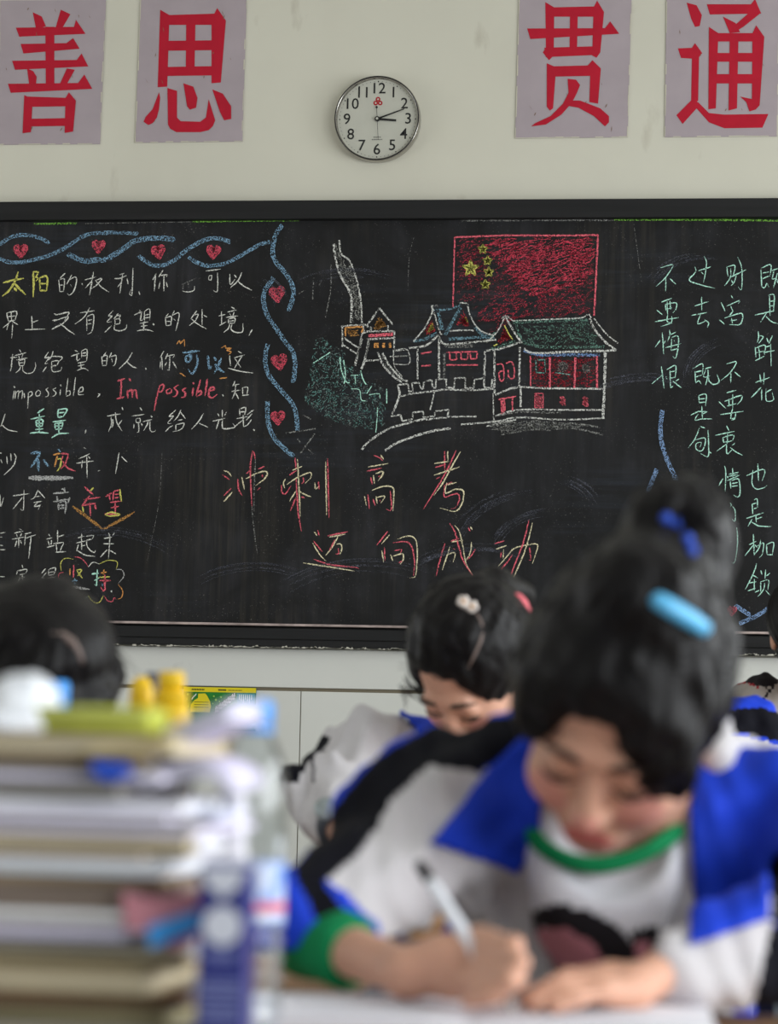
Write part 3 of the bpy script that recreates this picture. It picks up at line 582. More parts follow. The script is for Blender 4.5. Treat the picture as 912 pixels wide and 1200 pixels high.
# fine wiped streaks left by the duster
smear = chalk('smear', (96,98,108), .30, 260, patch=.5, pscale=20, soft=.35)
sm_l = []
for (cx, cy, r, a0, a1, w) in ((640,650,110,3.4,4.6,22),(650,650,70,3.3,4.7,16),(560,720,110,3.8,5.4,18),(430,760,140,3.9,5.3,24),(300,740,110,4.0,5.2,18),(270,360,60,5.3,6.4,20),(410,390,100,4.1,5.2,18),(830,350,70,3.5,4.9,20),(760,520,110,4.0,5.3,18),(870,440,60,3.0,4.4,18),(120,700,110,4.3,5.6,18),(640,600,60,5.0,6.2,20)):
    for k in range(9):
        o = random.uniform(-.5,.5)*w; b0 = a0+random.uniform(0,.3); b1 = a1-random.uniform(0,.4)
        pts = [(cx+(r+o)*math.cos(b0+(b1-b0)*t/6), cy+(r+o)*.7*math.sin(b0+(b1-b0)*t/6)) for t in range(7)]
        pts = [p for p in pts if 270 < p[1] < 722]
        if len(pts) > 2: sm_l.append((pts, random.uniform(.5, 1.3), True))
chalk_mesh('chalk_smear', [(smear, sm_l)])
# ================================================================ posters, clock, wrapper on the front wall
paper_m = mat('poster_paper', (170,158,163), .8, .15, noise=.05, nscale=9)
edge_m = mat('poster_film', (205,200,180), .5, .3)
red_m = mat('poster_red', (180,26,48), .7, .2, noise=.08, nscale=14)
scuff_m = mat('poster_scuff', (130,105,88), .9, .1)
def poster(corners, polys, org, label, scuffs, char_label):
    y = WY-.0035
    c = [W(*p, WY) for p in corners]
    mb = MB(); V = [(p.x, WY-.0005, p.z) for p in c]+[(p.x, y, p.z) for p in c]
    mb.add(V, [(4,5,6,7),(0,1,5,4),(1,2,6,5),(2,3,7,6),(3,0,4,7)])
    cx = sum(v[0] for v in V)/8; zb_ = min(v[2] for v in V)
    root = mb.build('poster', [paper_m], origin=(cx, WY, zb_))
    tag(root, label, 'poster', 'red character posters above the blackboard')
    ch = MB()
    for kk, t in enumerate(polys):
        q = [W(org[0]+float(a.split(',')[0])/org[2], org[1]+float(a.split(',')[1])/org[2], WY) for a in t.split()]
        n = len(q); ch.add([(p.x, y-.0008-.00008*kk, p.z) for p in q], [tuple(range(n))])
    ch.build('printed_character', [red_m], root)
    e = MB()                                        # worn pale edge along the sides and the foot
    for i, (a, b) in enumerate(((c[1], c[2]), (c[2], c[3]), (c[3], c[0]))):
        n = 14
        for k in range(n):
            if random.random() < .35: continue
            p, q = a.lerp(b, k/n), a.lerp(b, (k+1)/n); d = Vector((c[0].x+c[2].x, 0, c[0].z+c[2].z))*.5; w = random.uniform(.0015, .0035)
            pi = p+(Vector((d.x, p.y, d.z))-p).normalized()*w; qi = q+(Vector((d.x, q.y, d.z))-q).normalized()*w
            e.add([(v.x, y-.0006, v.z) for v in (p, q, qi, pi)], [(0,1,2,3)])
    e.build('worn_edge', [edge_m], root)
    sc = MB()
    for (px, py, l, a) in scuffs:
        r = W(px, py, WY); dx, dz = math.cos(a)*l/400, math.sin(a)*l/400; w = .0012
        sc.add([(r.x-dx, y-.001, r.z-dz), (r.x+w, y-.001, r.z-w), (r.x+dx, y-.001, r.z+dz), (r.x-w, y-.001, r.z+w)], [(0,1,2,3)])
    if scuffs: sc.build('scuff_mark', [scuff_m], root)
Z1 = (0,0,3.04); Z2 = (580,0,2.747)
def sc(n, x0, x1, y0, y1): return [(random.uniform(x0,x1), random.uniform(y0,y1), random.uniform(1.5,4), random.uniform(1,2.2)) for _ in range(n)]
poster([(1,1),(124.5,0),(117.5,169),(-4,170)],
 ['118,45 150,60 165,95 130,105', '218,36 252,52 225,98 200,98', '58,100 265,97 272,72 306,122 70,132', '75,158 238,155 262,137 285,175 85,192', '163,97 195,97 195,320 165,320',
  '45,218 275,215 292,192 316,238 55,250', '98,245 120,255 132,275 130,300 105,300', '240,245 268,250 240,300 215,300', '30,300 280,297 302,267 330,318 40,332',
  '88,340 118,355 112,472 82,476', '88,345 240,350 272,360 240,380 110,382', '235,350 247,330 272,360 262,470 232,475', '100,425 240,422 235,450 100,452'], Z1,
 'lilac poster with a red character of stacked bars, leftmost in the row', sc(10, 5, 110, 10, 165), 1)
poster([(165,-1),(289.5,-2),(284.2,166),(158.5,167.5)],
 ['572,36 605,55 597,310 563,312', '600,55 765,50 775,30 806,75 790,90 600,90', '755,60 806,75 788,295 755,298', '665,60 698,60 694,265 663,265', '598,147 760,145 760,180 598,182', '595,240 760,237 758,270 594,272',
  '568,330 572,350 568,390 560,420 545,440 530,447 513,435 520,418 545,390', '598,315 632,325 632,420 645,433 715,435 735,420 745,355 768,430 760,450 745,465 715,472 630,472 608,460 600,445', '655,298 690,310 705,350 700,385 678,392 668,380', '758,320 795,335 825,380 825,425 800,430 785,400'], Z1,
 'lilac poster with a red character shaped as a window pane over strokes, left of clock', sc(16, 168, 280, 10, 160), 2)
poster([(608.6,-8),(740.6,-8),(735.8,161),(604,162.5)],
 ['163,8 192,25 190,180 175,195 155,170 165,155', '185,25 320,22 330,3 352,40 340,55 180,55', '318,40 352,40 340,170 328,187 314,180', '243,30 268,30 265,170 241,170', '105,93 355,92 372,70 401,110 115,127', '160,155 335,150 330,178 165,185',
  '168,205 198,218 188,350 178,357 168,345', '180,215 300,212 315,195 342,222 330,245 190,248', '308,235 342,222 333,335 305,330', '235,255 262,258 275,275 265,300 255,320 240,342 215,370 165,402 118,408 130,398 180,375 220,335 238,300', '245,325 275,325 340,350 368,375 368,395 355,408 320,375 270,348 235,342'], Z2,
 'lilac poster with a red character on two legs, just right of the clock', sc(8, 612, 730, 10, 155), 3)
poster([(781.5,-10),(914,-10),(911,160),(779.3,161)],
 ['618,10 650,18 667,50 660,85 645,88 632,60', '590,157 635,155 645,140 668,172 658,185 655,325 632,345 635,190 600,188', '632,325 655,330 690,365 740,370 881,368 862,412 740,414 690,395 650,350 605,400 585,372',
  '683,15 825,15 838,-2 858,45 805,46 693,48', '858,42 800,88 780,100 770,85 815,46', '735,55 775,75 790,105 757,108', '690,88 720,108 712,350 688,353', '700,108 830,108 842,83 868,120 850,135 715,135', '830,110 868,120 853,340 840,354 820,360 810,330 790,312 828,320', '757,110 785,110 780,350 753,357', '712,172 840,172 838,200 712,200', '712,240 838,240 836,270 712,270'], Z2,
 'lilac poster with a red character on a sweeping base stroke, rightmost in the row', sc(5, 785, 905, 10, 155), 4)

# ---- clock
cc = W(444, 142, WY); CR = (W(494, 142, WY)-W(394, 142, WY)).length/2
clock = thing('wall_clock', 'round white wall clock with thin silver rim hanging above the blackboard', 'clock', (cc.x, WY-.001, cc.z-CR))
FM = Matrix.Translation((cc.x, WY-.002, cc.z)) @ Matrix.Rotation(math.pi/2, 4, 'X')      # local z points out of the wall
chrome = mat('clock_chrome', (170,166,160), .22, .5, metal=.9)
face_m = mat('clock_face', (214,213,200), .55, .3, noise=.02, nscale=20)
black_m = mat('clock_black', (18,18,20), .5, .3)
MB().lathe([(CR*.99,0),(CR,.012),(CR*1.0,.036),(CR*.985,.041),(CR*.955,.041),(CR*.945,.036),(CR*.94,.022),(CR*.5,.021)], 72, FM, caps=False).build('bezel', [chrome], clock, True)
MB().lathe([(CR*.94,.012),(CR*.94,.0225),(0.001,.0226)], 72, FM).build('dial', [face_m], clock); dial = bpy.data.objects['dial']
bk = MB(); bk.lathe([(CR*.955,.0405),(CR*.968,.0418),(CR*.985,.0414)], 72, FM, caps=False); bk.build('rim_line', [black_m], clock, True)
def hand(name, ang, L, w, back=.0, z=.028, tip=None):
    d = Vector((math.sin(ang), math.cos(ang), 0)); n = Vector((d.y, -d.x, 0)); V = []
    for (t, hw) in ((-back, w*.5), (L, (tip or w*.6)*.5)):
        for s in (1, -1): V.append(d*t+n*hw*s)
    mb = MB(); top = [FM @ Vector((v.x, v.y, z+.001)) for v in V]; bot = [FM @ Vector((v.x, v.y, z)) for v in V]
    mb.add(top+bot, [(0,1,3,2),(4,6,7,5),(0,2,6,4),(1,5,7,3),(0,4,5,1),(2,3,7,6)])
    return mb.build(name, [black_m], clock)
hand('hour_hand', math.radians(95), CR*.44, CR*.052, CR*.06, .0265, CR*.05)
hand('minute_hand', math.radians(70), CR*.66, CR*.038, CR*.06, .029, CR*.025)
sh = hand('second_hand', math.radians(176), CR*.5, CR*.012, CR*.26, .031)
mb = MB(); bx, by = -math.sin(math.radians(176))*CR*.27, -math.cos(math.radians(176))*CR*.27
mb.lathe([(CR*.028,.031),(CR*.028,.0325)], 16, FM @ Matrix.Translation((bx, by, 0))); mb.build('second_hand_tail', [black_m], sh)
mb = MB(); mb.lathe([(CR*.055,.022),(CR*.055,.034)], 20, FM, 0); mb.lathe([(CR*.03,.034),(CR*.028,.0352)], 16, FM, 1); mb.build('hub', [black_m, face_m], clock)
def text(s, size, name, m, M, parent, shear=0.0, bold=.005):
    cu = bpy.data.curves.new('text', 'FONT'); cu.body = s; cu.size = size; cu.align_x = 'CENTER'; cu.align_y = 'CENTER'; cu.shear = shear; cu.resolution_u = 3; cu.offset = size*bold
    to = bpy.data.objects.new('text', cu); COL.objects.link(to); bpy.context.view_layer.update()
    me = to.evaluated_get(bpy.context.evaluated_depsgraph_get()).to_mesh()
    V = [M @ v.co for v in me.vertices]; F = [tuple(p.vertices) for p in me.polygons]
    bpy.data.objects.remove(to); bpy.data.curves.remove(cu)
    return obj(name, V, F, [m], parent)
for k in range(1, 13):
    a = k*math.pi/6; r = CR*.715
    text(str(k), CR*.36, 'numeral', black_m, FM @ Matrix.Translation((r*math.sin(a), r*math.cos(a), .0235)), dial)
mk = MB()
for k in range(60):
    a = k*math.pi/30; r = CR*.885; big = k % 5 == 0; L, w = (CR*.028, CR*.026) if big else (CR*.014, CR*.012)
    Mx = FM @ Matrix.Rotation(-a, 4, 'Z') @ Matrix.Translation((0, r, .0235))
    mk.add([Mx @ Vector(v) for v in ((-w/2,-L/2,0),(w/2,-L/2,0),(w/2,L/2,0),(-w/2,L/2,0))], [(0,1,2,3)])
mk.build('minute_track', [black_m], dial)
logo = MB(); lr = mat('clock_logo_red', (190,30,44), .6)
for (dx, dy) in ((0,.05),(-.052,-.04),(.052,-.04)):
    Mx = FM @ Matrix.Translation((CR*dx, CR*(.42+dy), 0)); logo.lathe([(CR*.055,.0232),(CR*.055,.0238)], 18, Mx, 0); logo.lathe([(CR*.022,.0238),(CR*.02,.0241)], 12, Mx, 1)
logo.build('dial_logo', [lr, face_m], dial)
sm = MB()
for row, n, z0 in ((-.42, 5, 0), (-.475, 7, 0)):
    for k in range(n):
        x = (k-(n-1)/2)*CR*.036; Mx = FM @ Matrix.Translation((x, CR*row, .0235)); w = CR*.011
        sm.add([Mx @ Vector(v) for v in ((-w,-w*1.1,0),(w,-w*1.1,0),(w*.6,w*1.1,0),(-w,w*.7,0))], [(0,1,2,3)])
sm.build('dial_small_print', [mat('clock_grey', (90,90,86), .6)], dial)
def clear_mat(name, refl=.06, tint=(1,1,1)):
    m = bpy.data.materials.new(name); m.use_nodes = True; nt = m.node_tree; nt.nodes.clear()
    out = nt.nodes.new('ShaderNodeOutputMaterial'); mx = nt.nodes.new('ShaderNodeMixShader'); t = nt.nodes.new('ShaderNodeBsdfTransparent'); t.inputs[0].default_value = (*tint, 1)
    g = nt.nodes.new('ShaderNodeBsdfGlossy'); g.inputs['Roughness'].default_value = .08
    lw = nt.nodes.new('ShaderNodeLayerWeight'); lw.inputs['Blend'].default_value = .25
    ma = nt.nodes.new('ShaderNodeMath'); ma.operation = 'MULTIPLY_ADD'; ma.inputs[1].default_value = .6; ma.inputs[2].default_value = refl; ma.use_clamp = True
    nt.links.new(lw.outputs['Fresnel'], ma.inputs[0]); nt.links.new(ma.outputs[0], mx.inputs[0]); nt.links.new(t.outputs[0], mx.inputs[1]); nt.links.new(g.outputs[0], mx.inputs[2]); nt.links.new(mx.outputs[0], out.inputs[0])
    return m
MB().lathe([(CR*.95,.0375),(CR*.7,.0385),(CR*.3,.039),(.0005,.0392)], 60, FM, caps=False).build('glass', [clear_mat('clock_glass', .015)], clock, True)

# ---- green wrapper pasted on the dado
c = [W(*p, WY) for p in ((217,806),(301.5,807.5),(300.5,858),(216.5,857))]
yw = WY-.018
zt_w = zl-.0015; kz = zt_w-c[0].z
for p in c: p.z += kz
root = MB().add([(p.x, WY-.0125, p.z) for p in c]+[(p.x, yw, p.z) for p in c], [(4,5,6,7),(0,1,5,4),(1,2,6,5),(2,3,7,6),(3,0,4,7)]).build('wrapper', [mat('wrapper_green', (26,120,40), .4, .4, noise=.35, nscale=30)])
tag(root, 'green and yellow printed packet pasted on the pale wall below the blackboard', 'packet')
wy_ = mat('wrapper_yellow', (226,206,30), .45); wk = mat('wrapper_black', (30,40,30), .5); ww_ = mat('wrapper_white', (225,230,220), .5); wt = mat('wrapper_teal', (40,140,130), .4)
ox, oz, sx = c[0].x, zt_w, 84.5/400.0*1.0
wid = c[1].x-c[0].x
def U(u, v, k=0.0006): return (ox+u*wid, yw-k, oz-v*wid)            # packet coordinates, u across, v down
def quad(mb, u0, v0, u1, v1, k=.0006, mi=0, skew=0): mb.add([U(u0+skew, v0, k), U(u1+skew, v0, k), U(u1, v1, k), U(u0, v1, k)], [(0,1,2,3)], mi)
b = MB(); quad(b, 0, 0, 1, .065); hb = b.build('header_band', [wy_], root)
b = MB(); quad(b, .74, .075, .985, .35); spn = b.build('side_panel', [wt], root)
b = MB()
n = 20; jug = [(.10,.34),(.105,.24),(.15,.18),(.20,.15),(.205,.09),(.30,.085),(.33,.12),(.37,.19),(.385,.26),(.37,.34)]
b.add([U(u, v, .0008) for u, v in jug], [tuple(range(len(jug)))]); b.build('jug_picture', [wy_], root)
b = MB()
for v in (.20, .235, .27): quad(b, .15, v, .35, v+.006, .001)
for k in range(10): quad(b, .11+.018*k, .022, .121+.018*k, .045, .001, skew=.003)
for k in range(8): quad(b, .48+.014*k, .022, .490+.014*k, .045, .001)
for k in range(12): quad(b, .62+.016*k, .028, .628+.016*k, .042, .001)
b.build('small_print', [wk], root)
b = MB()
for k in range(5):                                  # a slanting band of blocky lettering
    u, v = .44+.055*k, .30-.042*k
    for (a0, b0, a1, b1) in ((0,-.05,.014,.045), (.026,-.06,.040,.035), (-.004,-.03,.05,-.014), (0,.012,.05,.026)): quad(b, u+a0, v+b0, u+a1, v+b1, .0012, 1, skew=.012)
    for (a0, b0, a1, b1) in ((-.006,-.056,.018,.051), (.022,-.066,.046,.041)): quad(b, u+a0, v+b0, u+a1, v+b1, .001, 0, skew=.012)
for (u, v) in ((.11,.14),(.125,.12),(.14,.105),(.155,.09)): quad(b, u, v, u+.014, v+.03, .001, 1, skew=.012)
b.build('lettering', [wk, ww_], root)
b = MB()
for (u, v, r) in ((.06,.10,.014),(.05,.17,.009),(.42,.12,.012),(.45,.17,.016),(.41,.22,.01),(.52,.13,.012),(.07,.26,.012),(.67,.22,.009),(.5,.19,.010)):
    b.add([U(u+r*math.cos(t*math.pi/4), v+r*math.sin(t*math.pi/4), .0007) for t in range(8)], [tuple(range(8))])
b.build('yellow_dot', [mat('wrapper_lime', (160,200,90), .5)], root)
b = MB()
for k in range(7): quad(b, .77+.028*k, .09, .778+.028*k, .16+.02*(k % 3), .001)
b.build('side_print', [ww_], spn)
# ================================================================ people: smooth-blended bodies meshed from distance fields
def nv(v): return np.array((v[0], v[1], v[2]), dtype=np.float32)
def cap(a, b, ra, rb=None):
    a, b = nv(a), nv(b); rb = ra if rb is None else rb; d = b-a; L2 = float(d@d) or 1e-9
    def f(p):
        q = p-a; t = np.clip((q@d)/L2, 0, 1); e = q-t[:,None]*d
        return np.sqrt((e*e).sum(1))-(ra+(rb-ra)*t)
    return f
def ell(c, r, M=None):
    c = nv(c); r = np.array(r, np.float32); Mn = None if M is None else np.array(M, np.float32)
    def f(p):
        q = p-c
        if Mn is not None: q = q@Mn
        k0 = np.sqrt(((q/r)**2).sum(1)); k1 = np.sqrt(((q/(r*r))**2).sum(1))+1e-6
        return np.where(k0 < .2, -float(min(r))*(1-k0), k0*(k0-1)/k1)
    return f
def smin(a, b, k):
    h = np.clip(.5+.5*(b-a)/k, 0, 1); return b+(a-b)*h-k*h*(1-h)
class Field:
    def __init__(s): s.ops = []
    def u(s, f, k=.015): s.ops.append(('u', f, k)); return s
    def sub(s, f, k=.006): s.ops.append(('s', f, k)); return s
    def isect(s, f, k=.004): s.ops.append(('i', f, k)); return s
    def disp(s, f): s.ops.append(('d', f, 0)); return s
    def copy(s): n = Field(); n.ops = list(s.ops); return n
    def __call__(s, p):
        d = None
        for (o, f, k) in s.ops:
            v = f(p)
            if d is None: d = v
            elif o == 'u': d = smin(d, v, k)
            elif o == 's': d = -smin(-d, v, k)
            elif o == 'i': d = -smin(-d, -v, k)
            else: d = d+v
        return d
def offset(f, r): return lambda p: f(p)-r
def shell(f, t): return lambda p: np.maximum(f(p), -(f(p)+t))
def poly_sd(poly, uv):
    poly = np.array(poly, np.float32)
    def f(p):
        q = uv(p); d = np.full(len(q), 1e9, np.float32); s = np.zeros(len(q), bool); n = len(poly)
        for i in range(n):
            a, b = poly[i], poly[(i+1) % n]; e = b-a; w = q-a
            t = np.clip((w@e)/max(float(e@e), 1e-12), 0, 1); v = w-t[:,None]*e; d = np.minimum(d, (v*v).sum(1))
            c = ((a[1] > q[:,1]) != (b[1] > q[:,1])) & (q[:,0] < (b[0]-a[0])*(q[:,1]-a[1])/((b[1]-a[1]) if abs(b[1]-a[1]) > 1e-9 else 1e-9)+a[0])
            s ^= c
        d = np.sqrt(d); return np.where(s, -d, d)
    return f
XZ = lambda p: p[:, [0, 2]]
def front(poly, d):                     # an outline seen from the front, as (x, z) in metres at depth d
    return [(lambda r: (r.x, r.z))(P(x, y, d)) for x, y in poly]
def folds(amp, scale, seed, stretch=(1,1,1)):
    r = np.random.RandomState(seed); K = (r.randn(9, 3)*scale*np.array(stretch)).astype(np.float32); ph = r.rand(9).astype(np.float32)*6.28; A = (amp*(.5+r.rand(9))/3).astype(np.float32)
    def f(p):
        s = np.zeros(len(p), np.float32)
        for i in range(9): s += A[i]*np.sin(p@K[i]+ph[i]+1.3*np.sin(p@K[(i+4) % 9]*.6))
        return s
    return f
def mesh_field(f, lo, hi, h, smooth=1):
    lo = np.array(lo, np.float32); hi = np.array(hi, np.float32); B = 8
    nb = np.ceil((hi-lo)/(h*B)).astype(int); n = nb*B
    g = [lo[i]+h*np.arange(n[i]+1, dtype=np.float32) for i in range(3)]
    bc = [lo[i]+h*B*(np.arange(nb[i])+.5) for i in range(3)]
    X = np.stack(np.meshgrid(*bc, indexing='ij'), -1).reshape(-1, 3).astype(np.float32)
    d = f(X).reshape(nb)
    act = np.abs(d) < h*B*.87*1.5+.012
    D = np.repeat(np.repeat(np.repeat(np.sign(d), B, 0), B, 1), B, 2).astype(np.float32)
    D = np.pad(D, ((0,1),(0,1),(0,1)), mode='edge')
    A = np.repeat(np.repeat(np.repeat(act, B, 0), B, 1), B, 2); A = np.pad(A, ((0,1),(0,1),(0,1)), mode='edge')
    A[1:] |= A[:-1].copy(); A[:, 1:] |= A[:, :-1].copy(); A[:, :, 1:] |= A[:, :, :-1].copy()
    idx = np.argwhere(A); pts = np.stack([g[i][idx[:, i]] for i in range(3)], 1)
    vals = np.concatenate([f(pts[k:k+400000]) for k in range(0, len(pts), 400000)])
    D[idx[:,0], idx[:,1], idx[:,2]] = vals
    S = D < 0
    cnt = np.zeros(tuple(n), np.int8)
    for dx in (0,1):
        for dy in (0,1):
            for dz in (0,1): cnt += S[dx:n[0]+dx, dy:n[1]+dy, dz:n[2]+dz]
    cells = np.argwhere((cnt > 0) & (cnt < 8)); ids = np.full(tuple(n), -1, np.int32); ids[cells[:,0], cells[:,1], cells[:,2]] = np.arange(len(cells))
    acc = np.zeros((len(cells), 3), np.float32); c = np.zeros(len(cells), np.float32)
    corners = [(x,y,z) for x in (0,1) for y in (0,1) for z in (0,1)]
    for a in corners:
        for ax in range(3):
            if a[ax] == 0:
                b = list(a); b[ax] = 1
                va = D[cells[:,0]+a[0], cells[:,1]+a[1], cells[:,2]+a[2]]; vb = D[cells[:,0]+b[0], cells[:,1]+b[1], cells[:,2]+b[2]]
                m = (va < 0) != (vb < 0); t = np.where(m, va/np.where(m, va-vb, 1), 0)
                q = np.tile(np.array(a, np.float32), (len(cells), 1)); q[:, ax] += t
                acc += np.where(m[:,None], q, 0); c += m
    V = lo+(cells+acc/np.maximum(c, 1)[:,None])*h
    F = []
    for ax in range(3):
        u, w = [(1,2),(2,0),(0,1)][ax]
        sl0 = [slice(None)]*3; sl1 = [slice(None)]*3; sl0[ax] = slice(0, -1); sl1[ax] = slice(1, None)
        s0 = S[tuple(sl0)]; s1 = S[tuple(sl1)]; e = np.argwhere(s0 != s1)
        ok = (e[:,u] > 0) & (e[:,w] > 0) & (e[:,u] < n[u]) & (e[:,w] < n[w]); e = e[ok]; fl = s0[e[:,0], e[:,1], e[:,2]]
        q = []
        for (du, dw) in ((-1,-1),(0,-1),(0,0),(-1,0)):
            cc_ = e.copy(); cc_[:,u] += du; cc_[:,w] += dw; q.append(ids[cc_[:,0], cc_[:,1], cc_[:,2]])
        q = np.stack(q, 1); q = np.where(fl[:,None], q, q[:, ::-1]); F.append(q)
    F = np.concatenate(F); F = F[(F >= 0).all(1)]
    for _ in range(smooth):
        s = np.zeros_like(V); k = np.zeros(len(V), np.float32)
        for a, b in ((0,1),(1,2),(2,3),(3,0)):
            np.add.at(s, F[:,a], V[F[:,b]]); np.add.at(s, F[:,b], V[F[:,a]]); np.add.at(k, F[:,a], 1); np.add.at(k, F[:,b], 1)
        V = V*.5+.5*s/np.maximum(k, 1)[:,None]
    return V, F
def grow(name, f, lo, hi, h, mats, parent, classify=None, smooth=1):
    V, F = mesh_field(f, lo, hi, h, smooth)
    mi = None
    if classify is not None: mi = classify(V[F].mean(1).astype(np.float32))
    return obj(name, V, F, mats, parent, True, mi)
def trace(f, px, py, d0, d1):
    """depth at which the sight line through a pixel meets a surface"""
    ds = np.arange(d0, d1, .002, dtype=np.float32); c = np.array(CAM, np.float32); r = np.array(ray(px, py), np.float32)
    v = f(c+ds[:,None]*r); k = np.argmax(v < 0.0)
    return float(ds[k]) if v[k] < 0 else d1

skin = mat('skin', (206,156,132), .5, .35, noise=.05, nscale=40, sss=.12)
flush = mat('skin_flush', (210,146,130), .5, .35, noise=.05, nscale=40, sss=.12)
lip = mat('skin_lip', (200,112,106), .5, .4)
dark_hair = mat('hair_black', (13,10,11), .45, .18, noise=.35, nscale=30, bump=.25, bscale=160)
browm = mat('brow', (62,48,42), .7, .2)
eyew = mat('eye_white', (225,222,218), .25, .5); iris = mat('eye_iris', (28,18,14), .2, .5)
J_white = mat('jersey_white', (198,194,197), .8, .2, noise=.04, nscale=30, bump=.25, bscale=60, sheen=.15)
J_blue = mat('jersey_blue', (25,62,200), .7, .2, noise=.08, nscale=25, bump=.25, bscale=60)
J_black = mat('jersey_black', (14,14,22), .85, .12, noise=.1, nscale=25, bump=.25, bscale=60)
J_green = mat('jersey_green', (14,128,76), .8, .2, noise=.08, nscale=25, bump=.3, bscale=90)
T_white = mat('tee_white', (222,220,226), .85, .2, noise=.03, nscale=20, bump=.2, bscale=70)
trouser = mat('trouser_navy', (24,28,60), .85, .2, noise=.1, nscale=20); shoe_m = mat('shoe_white', (210,208,204), .6, .3)

class Head:
    def __init__(s, c, pitch, yaw, roll, k=1.0):
        s.c = Vector(c); s.k = k
        s.M = (Matrix.Rotation(math.radians(yaw), 3, 'Z') @ Matrix.Rotation(math.radians(roll), 3, 'Y') @ Matrix.Rotation(math.radians(pitch), 3, 'X'))
    def __call__(s, x, y, z): return s.c+s.M @ (Vector((x, y, z))*s.k)
    def cap(s, a, b, ra, rb=None): return cap(s(*a), s(*b), ra*s.k, None if rb is None else rb*s.k)
    def ell(s, c, r): return ell(s(*c), [v*s.k for v in r], s.M)
    def loc(s, p): return ((p-nv(s.c))@np.array(s.M, np.float32))/s.k
def head_field(Hd, f):
    f.u(Hd.ell((0,.012,.022), (.074,.094,.091)))
    f.u(Hd.ell((0,-.034,-.040), (.065,.056,.076)), .022)
    f.u(Hd.ell((0,-.066,-.098), (.024,.020,.016)), .022)
    for s in (1, -1):
        f.u(Hd.ell((s*.036,-.064,-.040), (.026,.022,.024)), .022)
        f.u(Hd.ell((s*.076,.014,-.014), (.008,.019,.030)), .008)
        f.sub(Hd.ell((s*.031,-.101,-.010), (.017,.016,.011)), .010)
        f.u(Hd.ell((s*.031,-.0795,-.0065), (.0165,.0115,.0095)), .004)
    f.u(Hd.cap((-.034,-.085,.014), (.034,-.085,.014), .008), .014)
    f.u(Hd.cap((0,-.088,-.004), (0,-.106,-.040), .0075, .0105), .009)
    for s in (1, -1): f.u(Hd.ell((s*.011,-.097,-.044), (.008,.010,.0075)), .006)
    f.sub(Hd.ell((0,-.101,-.056), (.004,.004,.008)), .006)
    f.u(Hd.ell((0,-.080,-.073), (.026,.014,.018)), .014)
    f.u(Hd.cap((-.017,-.0905,-.0705), (.017,-.0905,-.0705), .0048), .004)
    f.u(Hd.cap((-.014,-.0905,-.0795), (.014,-.0905,-.0795), .0056), .004)
    f.sub(Hd.cap((-.022,-.097,-.0748), (.022,-.097,-.0748), .0022), .003)
    return f
def face_parts(Hd, root):
    for s in (1, -1):
        mb = MB(); pts = [Hd(s*x, y, z) for x, y, z in ((.013,-.0915,.014),(.024,-.0935,.0195),(.036,-.0895,.0195),(.049,-.0785,.0125))]
        mb.tube(pts, [.0028*Hd.k,.0036*Hd.k,.0033*Hd.k,.0014*Hd.k], 8); mb.build('eyebrow', [browm], root, True)
        mb = MB(); Mx = Matrix.Translation(Hd(s*.031,-.0765,-.0125)) @ (Hd.M @ Matrix.Rotation(math.radians(90+22), 3, 'X')).to_4x4()
        r = .0118*Hd.k; prof = [(max(1e-4, r*math.sin(t)), r*math.cos(t)) for t in np.linspace(0.001, math.pi-.001, 14)]
        a = MB(); a.lathe(prof[:5], 16, Mx, 1); a.lathe(prof[4:], 16, Mx, 0); a.build('eye', [eyew, iris], root, True)
        mb = MB(); pts = [Hd(s*x, y, z) for x, y, z in ((.0155,-.0865,-.0145),(.024,-.0915,-.0165),(.033,-.0915,-.0172),(.041,-.0875,-.0165),(.048,-.0815,-.0140))]
        mb.tube(pts, [.0009,.0017,.0020,.0019,.0012], 6); mb.build('eyelash', [browm], root, True)
def skin_classes(Hd):
    def g(c):
        q = Hd.loc(c); m = np.zeros(len(c), np.int32)
        for s in (1, -1):
            m[(((q-np.array((s*.040,-.078,-.042), np.float32))**2).sum(1) < .022**2)] = 1
        m[((q-np.array((0,-.11,-.042), np.float32))**2).sum(1) < .013**2] = 1
        l = (np.abs(q[:,2]+.075) < .0098*np.sqrt(np.clip(1-(q[:,0]/.0245)**2, 0, 1))) & (q[:,1] < -.082) & (np.abs(q[:,0]) < .0245); m[l] = 2
        return m
    return g
def hand_prims(f, wrist, fwd, up, side, k=1.0, curl=.5):
    """a relaxed hand: palm, four unequal fingers, thumb leaving the side of the palm"""
    fwd, up, side = Vector(fwd).normalized(), Vector(up).normalized(), Vector(side).normalized(); w = Vector(wrist)
    f.u(cap(w+fwd*.01, w+fwd*.05*k, .022*k, .019*k), .02)
    f.u(ell(w+fwd*.052*k, (.040*k,.046*k,.015*k), Matrix((side, fwd, up)).transposed()), .015)
    for i, L in enumerate((.070, .078, .072, .056)):
        b = w+fwd*(.086-.004*abs(i-1.3))*k+side*(.030-.0195*i)*k; d = (fwd+side*(.10-.07*i)).normalized()
        a = 0; p = b
        for j, fr in enumerate((.45, .32, .23)):
            a += curl*(.35+.35*j); dd = d*math.cos(a)-up*math.sin(a); q = p+dd*L*fr*k
            f.u(cap(p, q, (.0090-.0007*j)*k, (.0084-.0007*j)*k), .004); p = q
    b = w+fwd*.028*k+side*.030*k; q = b+(fwd*.65+side*.75-up*.15).normalized()*.036*k; r = q+(fwd*.95+side*.25-up*.25).normalized()*.030*k
    f.u(cap(b, q, .0125*k, .0100*k), .008); f.u(cap(q, r, .0098*k, .0080*k), .004)
